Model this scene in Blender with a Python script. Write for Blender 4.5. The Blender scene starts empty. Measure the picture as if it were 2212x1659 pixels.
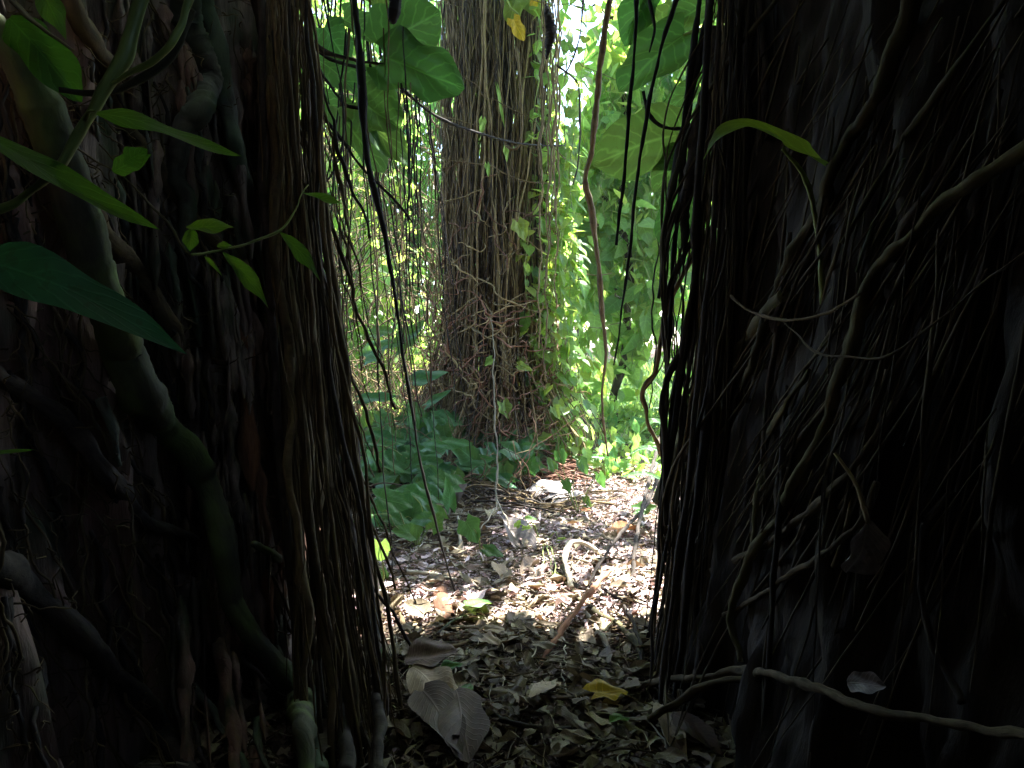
import bpy, math, random
import numpy as np
from mathutils import Vector
from mathutils.bvhtree import BVHTree

rng = np.random.default_rng(7)
random.seed(7)
scn = bpy.context.scene
COL = scn.collection
PI = math.pi
R = math.radians

# ------------------------------------------------------------------ camera maths
CAM = np.array([0.0, 0.0, 1.2])
FPX, CX, CY, HZ = 1580.0, 1106.0, 829.5, 740.0
PITCH = -math.atan((CY - HZ) / FPX)
FWD = np.array([0, math.cos(PITCH), math.sin(PITCH)])
UPV = np.array([0, -math.sin(PITCH), math.cos(PITCH)])

def ray(x, y):
    return FWD + np.array([1, 0, 0]) * ((x - CX) / FPX) - UPV * ((y - CY) / FPX)

def W(x, y, d):
    """point seen at photo position x, y at distance d"""
    return CAM + ray(x, y) * d

def gh(x, y):
    """height of the forest floor"""
    x = np.asarray(x, float); y = np.asarray(y, float)
    h = 0.34 * np.exp(-(((x + 0.25) / 1.1) ** 2 + ((y - 6.9) / 1.1) ** 2))
    h += 0.22 * np.exp(-(((x + 1.7) / 1.2) ** 2 + ((y - 6.0) / 1.2) ** 2))
    h += 0.05 * np.sin(x * 2.1 + 0.7) * np.cos(y * 1.7) + 0.025 * np.sin(x * 5.3 + y * 3.1)
    h += 0.012 * np.sin(x * 13 + 1) * np.sin(y * 11 + 2)
    h += 0.9 / (1 + np.exp(-(y - 15) * 0.5)) - 0.0005
    return h

def G(x, y, off=0.0):
    """point of the forest floor seen at photo position x, y"""
    r = ray(x, y); t = 0.8
    for _ in range(900):
        p = CAM + r * t
        if p[2] <= gh(p[0], p[1]) + off:
            return p
        t += 0.02
    return CAM + r * 12

# ------------------------------------------------------------------ mesh builder
class MB:
    def __init__(s):
        s.V = []; s.F = []; s.U = []; s.n = 0
    def add(s, V, F, U):
        s.V.append(np.asarray(V, np.float32)); s.F.append(np.asarray(F, np.int64) + s.n)
        s.U.append(np.asarray(U, np.float32)); s.n += len(V)
        return s
    def build(s, name, m, parent=None, loc=None):
        V = np.concatenate(s.V); F = np.concatenate(s.F); U = np.concatenate(s.U)
        if parent is not None:
            o_ = np.array(parent['_o'])
        elif loc is not None:
            o_ = np.array(loc, float)
        else:
            k = int(np.argmin(V[:, 2])); o_ = V[k].astype(float)
        V = V - o_
        me = bpy.data.meshes.new(name)
        me.vertices.add(len(V)); me.vertices.foreach_set('co', V.astype(np.float32).ravel())
        me.loops.add(F.size); me.loops.foreach_set('vertex_index', F.astype(np.int32).ravel())
        me.polygons.add(len(F)); me.polygons.foreach_set('loop_start', np.arange(0, F.size, 4, dtype=np.int32))
        uv = me.uv_layers.new(name='UVMap')
        uv.data.foreach_set('uv', U[F.ravel()].ravel())
        me.polygons.foreach_set('use_smooth', np.ones(len(F), bool))
        me.update(calc_edges=True)
        me.materials.append(m)
        o = bpy.data.objects.new(name, me); COL.objects.link(o)
        if parent is not None: o.parent = parent
        else: o.location = o_
        o['_o'] = [float(a) for a in o_]
        return o

def tag(o, label=None, cat=None, group=None, kind=None):
    if label: o['label'] = label
    if cat: o['category'] = cat
    if group: o['group'] = group
    if kind: o['kind'] = kind
    return o

def thing(name, label, cat, loc, group=None):
    o = bpy.data.objects.new(name, None); COL.objects.link(o)
    o.location = [float(a) for a in loc]; o.empty_display_size = 0.1
    o['_o'] = [float(a) for a in loc]
    return tag(o, label, cat, group)

# ------------------------------------------------------------------ curves and tubes
def spline(P, n):
    P = np.asarray(P, float)
    if len(P) == 2:
        t = np.linspace(0, 1, n)[:, None]; return P[0] * (1 - t) + P[1] * t
    Q = np.vstack([2 * P[0] - P[1], P, 2 * P[-1] - P[-2]])
    seg = np.linalg.norm(np.diff(P, axis=0), axis=1); c = np.concatenate([[0], np.cumsum(seg)])
    s = np.linspace(0, c[-1], n); k = np.clip(np.searchsorted(c, s, 'right') - 1, 0, len(P) - 2)
    t = ((s - c[k]) / np.maximum(seg[k], 1e-9))[:, None]
    a, b, d, e = Q[k], Q[k + 1], Q[k + 2], Q[k + 3]
    return 0.5 * ((2 * b) + (-a + d) * t + (2 * a - 5 * b + 4 * d - e) * t ** 2 + (-a + 3 * b - 3 * d + e) * t ** 3)

def wob(P, amp, wl, pin=False):
    """irregular sideways wander along a path"""
    P = np.asarray(P, float); L = np.concatenate([[0], np.cumsum(np.linalg.norm(np.diff(P, axis=0), axis=1))])
    out = P.copy()
    env = np.sin(np.linspace(0, PI, len(P))) ** 0.5 if pin else np.ones(len(P))
    for ax in range(3):
        for o in (1, 2.3, 4.9):
            out[:, ax] += env * amp / o * np.sin(L * 2 * PI * o / wl + rng.uniform(0, 7)) * (0.5 if ax == 2 else 1)
    return out

def tube(mb, P, r, sides=6, rough=0.0, vs=None):
    P = np.asarray(P, float); n = len(P)
    r = np.broadcast_to(np.interp(np.linspace(0, 1, n), np.linspace(0, 1, np.size(r)), np.atleast_1d(r)), (n,)).copy()
    T = np.gradient(P, axis=0); T /= np.linalg.norm(T, axis=1)[:, None] + 1e-12
    m = T.mean(axis=0)
    ref = np.eye(3)[int(np.argmin(np.abs(m)))]
    A = np.cross(T, ref); A /= np.linalg.norm(A, axis=1)[:, None] + 1e-12
    B = np.cross(T, A)
    th = np.linspace(0, 2 * PI, sides, endpoint=False)
    L = np.concatenate([[0], np.cumsum(np.linalg.norm(np.diff(P, axis=0), axis=1))])
    q1, q2, q3 = rng.uniform(0, 7, 3); wv = max(.12, r.max() * 9)
    r = r * (1 + .13 * np.sin(L / wv * 2.1 + q1) + .10 * np.sin(L / wv * 5.3 + q2) + .06 * np.sin(L / wv * 12 + q3))
    rr = r[:, None] * (1 + .13 * np.cos(2 * th + q1 + L[:, None] * 1.5 / wv))
    if rough:
        a1, a2 = rng.uniform(0, 7, 2)
        rr = rr * (1 + rough * (np.sin(th[None] * 2 + L[:, None] * 23 + a1) * np.sin(L[:, None] * 41 + a2) +
                                0.7 * rng.normal(0, 1, rr.shape)))
    V = P[:, None] + rr[..., None] * (np.cos(th)[None, :, None] * A[:, None] + np.sin(th)[None, :, None] * B[:, None])
    # closed ends
    V = np.concatenate([np.repeat(P[:1, None], sides, 1), V, np.repeat(P[-1:, None], sides, 1)])
    L2 = np.concatenate([[0], L, [L[-1]]])
    N = n + 2
    U = np.stack([np.repeat(L2[:, None], sides, 1) * 1.0, np.repeat(np.abs(np.linspace(-1, 1, sides))[None], N, 0)], -1)
    i = np.arange(N - 1)[:, None]; j = np.arange(sides)[None]; j2 = (j + 1) % sides
    F = np.stack([i * sides + j, i * sides + j2, (i + 1) * sides + j2, (i + 1) * sides + j], -1).reshape(-1, 4)
    mb.add(V.reshape(-1, 3), F, U.reshape(-1, 2))
    return mb

# ------------------------------------------------------------------ leaves
OUT = dict(
    heart=([0, .04, .14, .3, .5, .7, .85, .95, 1], [.40, .74, .96, 1, .86, .58, .32, .12, 0], .24),
    cord=([0, .04, .14, .35, .6, .8, .92, .98, 1], [.5, .8, .98, 1, .9, .68, .42, .2, 0], .2),
    lance=([0, .05, .2, .4, .6, .8, .92, 1], [.04, .28, .78, 1, .88, .5, .2, 0], 0),
    oval=([0, .04, .2, .5, .8, .95, 1], [.06, .42, .86, 1, .78, .36, 0], 0),
    fern=([0, .1, .4, .8, 1], [.2, .9, 1, .5, 0], 0))
def template(kind, nu, nv):
    us, ws, lobe = OUT[kind]
    u = np.linspace(0, 1, nu + 1) ** 0.85; v = np.linspace(-1, 1, nv + 1)
    w = np.interp(u, us, ws)
    if nu > 8:
        w = np.convolve(np.pad(w, 1, 'edge'), [.2, .6, .2], 'valid'); w[-1] = 0
    Ug, Vg = np.meshgrid(u, v, indexing='ij')
    x = Ug - lobe * np.abs(Vg) ** 1.3 * (1 - Ug) ** 4
    y = Vg * w[:, None] * 0.5
    i = np.arange(nu)[:, None]; j = np.arange(nv)[None]; c = nv + 1
    F = np.stack([i * c + j, (i + 1) * c + j, (i + 1) * c + j + 1, i * c + j + 1], -1).reshape(-1, 4)
    return x.ravel(), y.ravel(), F, np.stack([Ug.ravel(), Vg.ravel() * .5 + .5], -1)

def norm(a): return a / (np.linalg.norm(a, axis=-1, keepdims=True) + 1e-9)

def leaves(mb, pos, tip, nrm, size, aspect=0.8, kind='heart', nu=4, nv=2, fold=.25, droop=.3, curl=0., ripple=0.):
    pos = np.asarray(pos, float); M = len(pos)
    if M == 0: return mb
    x, y, F, U = template(kind, nu, nv); n = len(x)
    t = norm(np.asarray(tip, float)); nn = np.asarray(nrm, float)
    nn = norm(nn - (nn * t).sum(-1, keepdims=True) * t); b = np.cross(nn, t)
    size = np.broadcast_to(size, (M,)); asp = np.broadcast_to(aspect, (M,))
    X = np.repeat(x[None], M, 0); Y = y[None] * asp[:, None]
    fo = (fold * rng.uniform(.4, 1.5, M))[:, None]; dr = (droop * rng.uniform(.2, 1.6, M))[:, None]
    cu = (curl * rng.normal(0, 1, M))[:, None]
    Z = fo * np.abs(Y) - dr * X ** 2 * .6 + cu * Y ** 2 * 4
    if ripple:
        ph = rng.uniform(0, 7, (M, 1))
        Z = Z + ripple * np.sin(X * 9 + ph) * Y * 2 + ripple * .6 * np.sin(Y * 17 + X * 6 + ph * 2)
        Y = Y * (1 + .12 * np.sin(X * 11 + ph))
    V = pos[:, None] + size[:, None, None] * (X[..., None] * t[:, None] + Y[..., None] * b[:, None] + Z[..., None] * nn[:, None])
    Fa = (F[None] + (np.arange(M) * n)[:, None, None]).reshape(-1, 4)
    return mb.add(V.reshape(-1, 3), Fa, np.tile(U, (M, 1)))

def rnd_dir(n, bias=(0, 0, 0), k=1.0):
    return norm(rng.normal(0, 1, (n, 3)) * k + np.array(bias))

# ------------------------------------------------------------------ materials
def nodes(name):
    m = bpy.data.materials.new(name); m.use_nodes = True
    nt = m.node_tree; nt.nodes.clear()
    return m, nt, nt.nodes, nt.links

def lin(c): return (c[0], c[1], c[2], 1)

def ramp(N, cols, pos=None):
    r = N.new('ShaderNodeValToRGB'); e = r.color_ramp.elements
    pos = pos or [i / (len(cols) - 1) for i in range(len(cols))]
    while len(e) < len(cols): e.new(0.5)
    for k, (c, p) in enumerate(zip(cols, pos)):
        e[k].position = p; e[k].color = lin(c)
    return r

def leaf_mat(name, cols, trans, tmix=.45, rough=.42, vein=.35, kv=9., spots=0.):
    m, nt, N, L = nodes(name)
    geo = N.new('ShaderNodeNewGeometry'); oi = N.new('ShaderNodeObjectInfo')
    a = N.new('ShaderNodeMath'); a.operation = 'ADD'; L.new(geo.outputs['Random Per Island'], a.inputs[0]); L.new(oi.outputs['Random'], a.inputs[1])
    f = N.new('ShaderNodeMath'); f.operation = 'FRACT'; L.new(a.outputs[0], f.inputs[0])
    rp = ramp(N, cols); L.new(f.outputs[0], rp.inputs[0])
    rt = ramp(N, [tuple(min(1, trans[k] * s[k]) for k in range(3)) for s in ((.7, .85, .8), (1, 1, 1), (1.5, 1.12, .9))]); L.new(f.outputs[0], rt.inputs[0])
    uv = N.new('ShaderNodeUVMap'); sp = N.new('ShaderNodeSeparateXYZ'); L.new(uv.outputs[0], sp.inputs[0])
    def M(op, x, y=None, c=False):
        q = N.new('ShaderNodeMath'); q.operation = op; q.use_clamp = c
        for k, z in enumerate((x, y)):
            if z is None: continue
            if isinstance(z, (int, float)): q.inputs[k].default_value = z
            else: L.new(z, q.inputs[k])
        return q.outputs[0]
    av = M('ABSOLUTE', M('SUBTRACT', sp.outputs[1], .5))
    mid = M('SUBTRACT', 1.0, M('MULTIPLY', av, 28.), True)
    vz = N.new('ShaderNodeTexNoise'); vz.inputs['Scale'].default_value = 3.5; L.new(uv.outputs[0], vz.inputs['Vector'])
    ph = M('ADD', M('SUBTRACT', M('MULTIPLY', M('POWER', sp.outputs[0], .85), kv), M('MULTIPLY', av, kv * .6)), M('MULTIPLY', vz.outputs['Fac'], 1.3))
    side = M('POWER', M('ABSOLUTE', M('COSINE', M('MULTIPLY', ph, PI))), 26.)
    vn = M('MAXIMUM', mid, M('MULTIPLY', side, .55))
    nz = N.new('ShaderNodeTexNoise'); nz.inputs['Scale'].default_value = 22; nz.inputs['Detail'].default_value = 4
    tc = N.new('ShaderNodeTexCoord'); L.new(tc.outputs['Object'], nz.inputs['Vector'])
    mr = N.new('ShaderNodeMapRange'); mr.inputs[1].default_value = .3; mr.inputs[2].default_value = .7; mr.inputs[3].default_value = .72; mr.inputs[4].default_value = 1.2
    L.new(nz.outputs['Fac'], mr.inputs[0])
    def scale(col, fac):
        q = N.new('ShaderNodeVectorMath'); q.operation = 'SCALE'; L.new(col, q.inputs[0]); L.new(fac, q.inputs['Scale']); return q.outputs[0]
    vs = M('ADD', 1.0, M('MULTIPLY', vn, vein * 2.2))
    c1 = scale(scale(rp.outputs[0], mr.outputs[0]), vs)
    c2 = scale(rt.outputs[0], M('ADD', 1.0, M('MULTIPLY', vn, vein * 1.2)))
    if spots:
        n2 = N.new('ShaderNodeTexNoise'); n2.inputs['Scale'].default_value = 60; L.new(tc.outputs['Object'], n2.inputs['Vector'])
        st = M('MULTIPLY', M('GREATER_THAN', n2.outputs['Fac'], .64), spots)
        mx = N.new('ShaderNodeMix'); mx.data_type = 'RGBA'; L.new(st, mx.inputs[0]); L.new(c1, mx.inputs[6]); mx.inputs[7].default_value = (.05, .03, .015, 1); c1 = mx.outputs[2]
    bp = N.new('ShaderNodeBump'); bp.inputs['Strength'].default_value = .35; bp.inputs['Distance'].default_value = .004; L.new(M('ADD', vn, nz.outputs['Fac']), bp.inputs['Height'])
    P_ = N.new('ShaderNodeBsdfPrincipled'); L.new(c1, P_.inputs['Base Color']); P_.inputs['Roughness'].default_value = rough
    P_.inputs['Specular IOR Level'].default_value = .28; L.new(bp.outputs[0], P_.inputs['Normal'])
    T = N.new('ShaderNodeBsdfTranslucent'); L.new(c2, T.inputs['Color']); L.new(bp.outputs[0], T.inputs['Normal'])
    mx = N.new('ShaderNodeMixShader'); mx.inputs[0].default_value = tmix; L.new(P_.outputs[0], mx.inputs[1]); L.new(T.outputs[0], mx.inputs[2])
    o = N.new('ShaderNodeOutputMaterial'); L.new(mx.outputs[0], o.inputs[0])
    return m

def bark_mat(name, c1, c2, c3=None, scale=(10, 3), bump=.6, rough=.85, moss=None, moss_amt=.5, patch=None, obj=None, spec=.2):
    """stringy bark: noise stretched along the stem (UV in metres) or, with obj, along z"""
    m, nt, N, L = nodes(name)
    tc = N.new('ShaderNodeTexCoord'); mp = N.new('ShaderNodeMapping')
    if obj: L.new(tc.outputs['Object'], mp.inputs[0]); mp.inputs['Scale'].default_value = obj
    else: L.new(tc.outputs['UV'], mp.inputs[0]); mp.inputs['Scale'].default_value = (scale[0], scale[1], 1)
    oi = N.new('ShaderNodeObjectInfo'); geo = N.new('ShaderNodeNewGeometry')
    ad = N.new('ShaderNodeVectorMath'); ad.operation = 'ADD'; L.new(mp.outputs[0], ad.inputs[0])
    cb = N.new('ShaderNodeMath'); cb.operation = 'MULTIPLY_ADD'; cb.inputs[1].default_value = 37; L.new(geo.outputs['Random Per Island'], cb.inputs[0])
    q = N.new('ShaderNodeMath'); q.operation = 'MULTIPLY'; q.inputs[1].default_value = 91; L.new(oi.outputs['Random'], q.inputs[0]); L.new(q.outputs[0], cb.inputs[2])
    if not obj: L.new(cb.outputs[0], ad.inputs[1])
    n1 = N.new('ShaderNodeTexNoise'); n1.inputs['Scale'].default_value = 1.0; n1.inputs['Detail'].default_value = 7; n1.inputs['Roughness'].default_value = .65; L.new(ad.outputs[0], n1.inputs['Vector'])
    cols = [c1, c2] + ([c3] if c3 else [])
    rp = ramp(N, cols, [.32, .62] if not c3 else [.3, .52, .7]); L.new(n1.outputs['Fac'], rp.inputs[0])
    col = rp.outputs[0]
    # every root its own shade
    fr = N.new('ShaderNodeMath'); fr.operation = 'FRACT'; L.new(cb.outputs[0], fr.inputs[0])
    mr = N.new('ShaderNodeMapRange'); mr.inputs[3].default_value = .55; mr.inputs[4].default_value = 1.35; L.new(fr.outputs[0], mr.inputs[0])
    if not obj:
        sc = N.new('ShaderNodeVectorMath'); sc.operation = 'SCALE'; L.new(col, sc.inputs[0]); L.new(mr.outputs[0], sc.inputs['Scale']); col = sc.outputs[0]
    for spec_, th, szs in ((patch, .56, (2.2, 2.2, .8)), (moss, 1 - moss_amt, (5, 5, 3))):
        if spec_ is None: continue
        n2 = N.new('ShaderNodeTexNoise'); n2.inputs['Detail'].default_value = 6; m2 = N.new('ShaderNodeMapping'); m2.inputs['Scale'].default_value = szs
        L.new(tc.outputs['Object'], m2.inputs[0]); L.new(m2.outputs[0], n2.inputs['Vector'])
        n2.inputs['Scale'].default_value = 1.4
        r2 = N.new('ShaderNodeMapRange'); r2.inputs[1].default_value = th - .08; r2.inputs[2].default_value = th + .08; L.new(n2.outputs['Fac'], r2.inputs[0])
        mx = N.new('ShaderNodeMix'); mx.data_type = 'RGBA'; L.new(r2.outputs[0], mx.inputs[0]); L.new(col, mx.inputs[6]); mx.inputs[7].default_value = lin(spec_); col = mx.outputs[2]
    bp = N.new('ShaderNodeBump'); bp.inputs['Strength'].default_value = bump; bp.inputs['Distance'].default_value = .012 if obj else .007
    L.new(n1.outputs['Fac'], bp.inputs['Height'])
    P_ = N.new('ShaderNodeBsdfPrincipled'); L.new(col, P_.inputs['Base Color']); P_.inputs['Roughness'].default_value = rough
    P_.inputs['Specular IOR Level'].default_value = spec; L.new(bp.outputs[0], P_.inputs['Normal'])
    o = N.new('ShaderNodeOutputMaterial'); L.new(P_.outputs[0], o.inputs[0])
    return m

def floor_mat():
    m, nt, N, L = nodes('forest_soil')
    tc = N.new('ShaderNodeTexCoord')
    n1 = N.new('ShaderNodeTexNoise'); n1.inputs['Scale'].default_value = 7; n1.inputs['Detail'].default_value = 10; n1.inputs['Roughness'].default_value = .75; L.new(tc.outputs['Object'], n1.inputs['Vector'])
    rp = ramp(N, [(.012, .008, .006), (.05, .032, .022), (.13, .085, .06)], [.35, .55, .72]); L.new(n1.outputs['Fac'], rp.inputs[0])
    v = N.new('ShaderNodeTexVoronoi'); v.inputs['Scale'].default_value = 55; L.new(tc.outputs['Object'], v.inputs['Vector'])
    mx = N.new('ShaderNodeMix'); mx.data_type = 'RGBA'; mx.inputs[0].default_value = .35; L.new(rp.outputs[0], mx.inputs[6])
    hs = ramp(N, [(.02, .014, .01), (.12, .08, .055), (.06, .045, .03)]); sx = N.new('ShaderNodeSeparateXYZ'); L.new(v.outputs['Color'], sx.inputs[0]); L.new(sx.outputs[0], hs.inputs[0]); L.new(hs.outputs[0], mx.inputs[7])
    bp = N.new('ShaderNodeBump'); bp.inputs['Strength'].default_value = 1; bp.inputs['Distance'].default_value = .03; L.new(n1.outputs['Fac'], bp.inputs['Height'])
    P_ = N.new('ShaderNodeBsdfPrincipled'); L.new(mx.outputs[2], P_.inputs['Base Color']); P_.inputs['Roughness'].default_value = .9; P_.inputs['Specular IOR Level'].default_value = .15; L.new(bp.outputs[0], P_.inputs['Normal'])
    o = N.new('ShaderNodeOutputMaterial'); L.new(P_.outputs[0], o.inputs[0])
    return m

M = dict(
    soil=floor_mat(),
    trunk_left=bark_mat('red_brown_bark', (.035, .028, .023), (.20, .155, .125), (.38, .29, .24), obj=(26, 26, 3.2), bump=1, patch=(.20, .115, .085), moss=(.06, .07, .04), moss_amt=.42),
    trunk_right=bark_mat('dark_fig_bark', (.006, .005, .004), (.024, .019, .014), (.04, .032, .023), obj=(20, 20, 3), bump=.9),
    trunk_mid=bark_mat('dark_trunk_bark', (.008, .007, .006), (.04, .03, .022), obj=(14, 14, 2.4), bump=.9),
    root_dark=bark_mat('dark_aerial_root', (.014, .012, .010), (.065, .053, .042), scale=(18, 3)),
    root_mid=bark_mat('olive_brown_root', (.028, .023, .013), (.105, .083, .048), scale=(16, 3)),
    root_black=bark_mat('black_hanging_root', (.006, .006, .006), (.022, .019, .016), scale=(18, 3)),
    root_brown=bark_mat('brown_aerial_root', (.045, .033, .016), (.16, .118, .058), scale=(14, 3)),
    root_tan=bark_mat('tan_aerial_root', (.10, .078, .036), (.30, .235, .12), scale=(14, 3)),
    root_red=bark_mat('reddish_fine_root', (.09, .045, .03), (.24, .13, .085), scale=(14, 3)),
    root_grey=bark_mat('lichen_grey_root', (.035, .036, .030), (.12, .125, .10), scale=(16, 3), moss=(.09, .12, .075), moss_amt=.5),
    root_olive=bark_mat('olive_liana_bark', (.03, .028, .014), (.10, .09, .042), scale=(7, 2), bump=.5),
    mossy=bark_mat('mossy_liana_bark', (.06, .065, .045), (.13, .135, .09), scale=(6, 2), bump=1, moss=(.09, .125, .04), moss_amt=.46),
    green_stem=bark_mat('green_stem', (.10, .14, .03), (.24, .30, .07), scale=(9, 1.4), bump=.15, rough=.5, spec=.4),
    stick=bark_mat('dry_orange_stalk', (.16, .075, .04), (.36, .19, .11), scale=(9, 3)),
    orange_bark=bark_mat('orange_flaking_bark', (.08, .04, .022), (.24, .12, .065), scale=(7, 3), bump=1),
    pale_root=bark_mat('pale_root', (.22, .2, .14), (.45, .42, .32), scale=(12, 3)),
    log=bark_mat('scaly_log', (.14, .08, .055), (.42, .28, .2), scale=(40, 3), bump=1),
    leaf_vine=leaf_mat('vine_leaf', [(.02, .06, .015), (.06, .15, .03), (.12, .22, .05), (.03, .085, .03)], (.42, .66, .13), .54, kv=4),
    leaf_cool=leaf_mat('cool_green_leaf', [(.03, .10, .04), (.05, .14, .05), (.07, .16, .05)], (.34, .64, .14), .52, rough=.35, kv=5),
    leaf_far=leaf_mat('haze_pale_leaf', [(.08, .16, .08), (.12, .22, .10), (.16, .26, .12)], (.40, .62, .24), .5, vein=.1, kv=3),  # distance haze is put into the leaf colour, paler and bluer
    leaf_yellow=leaf_mat('yellow_leaf', [(.5, .38, .03), (.6, .3, .03)], (.7, .5, .04), .5, kv=5),
    leaf_big=leaf_mat('giant_heart_leaf', [(.035, .09, .022), (.05, .12, .03), (.065, .14, .045)], (.11, .25, .05), .42, rough=.38, kv=6, vein=.6, spots=.4),
    leaf_near=leaf_mat('lance_leaf', [(.05, .13, .02), (.07, .17, .02)], (.18, .38, .035), .42, rough=.62, kv=7, vein=.3, spots=.35),
    leaf_blue=leaf_mat('blue_green_leaf', [(.045, .14, .055), (.05, .15, .06)], (.08, .24, .08), .3, rough=.62, kv=7, vein=.3, spots=.35),
    leaf_low=leaf_mat('glossy_ground_leaf', [(.03, .10, .035), (.045, .13, .045), (.06, .15, .05)], (.14, .3, .06), .35, rough=.28, kv=7, vein=.25),
    litter=leaf_mat('dry_leaf', [(.07, .05, .035), (.22, .18, .11), (.12, .09, .065), (.36, .31, .19), (.09, .075, .05), (.25, .21, .15), (.18, .165, .09)], (.16, .11, .06), .12, rough=.62, kv=6, vein=.2, spots=.5),
    litter_sun_pink=leaf_mat('sunlit_pink_leaf', [(.5, .36, .34), (.62, .5, .49), (.30, .18, .16), (.80, .71, .71), (.52, .36, .33)], (.2, .12, .09), .12, rough=.55, kv=6, vein=.2, spots=.3),  # sun glare on the path is put into these pale colours
    dead_brown=leaf_mat('brown_dead_leaf', [(.07, .045, .032), (.12, .08, .06)], (.08, .05, .03), .1, rough=.6, kv=12, vein=.25, spots=.4),
    dead_tan=leaf_mat('tan_dead_leaf', [(.32, .25, .15), (.36, .28, .19)], (.3, .2, .1), .15, rough=.6, kv=11, vein=.2, spots=.4),
    dead_orange=leaf_mat('orange_dead_leaf', [(.34, .14, .05), (.40, .18, .07)], (.4, .16, .05), .2, rough=.6, kv=9, vein=.2, spots=.3),
    dead_grey=leaf_mat('grey_dead_leaf', [(.18, .16, .15), (.25, .22, .2)], (.1, .08, .07), .1, rough=.6, kv=9, vein=.2, spots=.4),
    leaf_limp=leaf_mat('fallen_green_leaf', [(.05, .14, .035), (.09, .19, .05)], (.15, .3, .06), .3, rough=.4, kv=8),
    grass=leaf_mat('grass_blade', [(.05, .12, .03), (.08, .17, .045)], (.2, .36, .07), .45, rough=.5, vein=0),
)

# ------------------------------------------------------------------ ground
def make_ground():
    ax = np.concatenate([np.linspace(-60, -5, 30)[:-1], np.linspace(-5, 5, 220), np.linspace(5, 60, 30)[1:]])
    ay = np.concatenate([np.linspace(-25, -2, 12)[:-1], np.linspace(-2, 10, 240), np.linspace(10, 25, 60)[1:], np.linspace(25, 90, 20)[1:]])
    X, Y = np.meshgrid(ax, ay, indexing='ij'); Z = gh(X, Y) + rng.normal(0, .004, X.shape)
    c = len(ay); i = np.arange(len(ax) - 1)[:, None]; j = np.arange(c - 1)[None]
    F = np.stack([i * c + j, (i + 1) * c + j, (i + 1) * c + j + 1, i * c + j + 1], -1).reshape(-1, 4)
    mb = MB(); V = np.stack([X, Y, Z], -1).reshape(-1, 3); mb.add(V, F, V[:, :2])
    o = mb.build('ground', M['soil'], loc=(0, 0, 0)); o['kind'] = 'structure'
make_ground()

# ------------------------------------------------------------------ the two big fig trees; unseen roof and rear wall added to darken the hollow
def noise2(a, b, seed, octs=5, base=1.0):
    g = np.random.default_rng(seed); out = np.zeros_like(a)
    for o in range(octs):
        k = base * 2 ** o
        for _ in range(4):
            th = g.uniform(0, PI); ph = g.uniform(0, 7)
            out += (.55 ** o) * np.sin(k * (a * math.cos(th) + b * math.sin(th)) + ph) / 2
    return out

HOLLOW = []
def light_gap(p):
    """unseen gap cut behind the camera to let daylight onto the left wall"""
    r = ((p[:, 2] - 2.5) / .75) ** 2 + ((p[:, 1] + .45) / .40) ** 2
    return (r < 1 + .25 * np.sin(p[:, 1] * 9 + p[:, 2] * 5)) & (p[:, 0] > .25)

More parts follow.
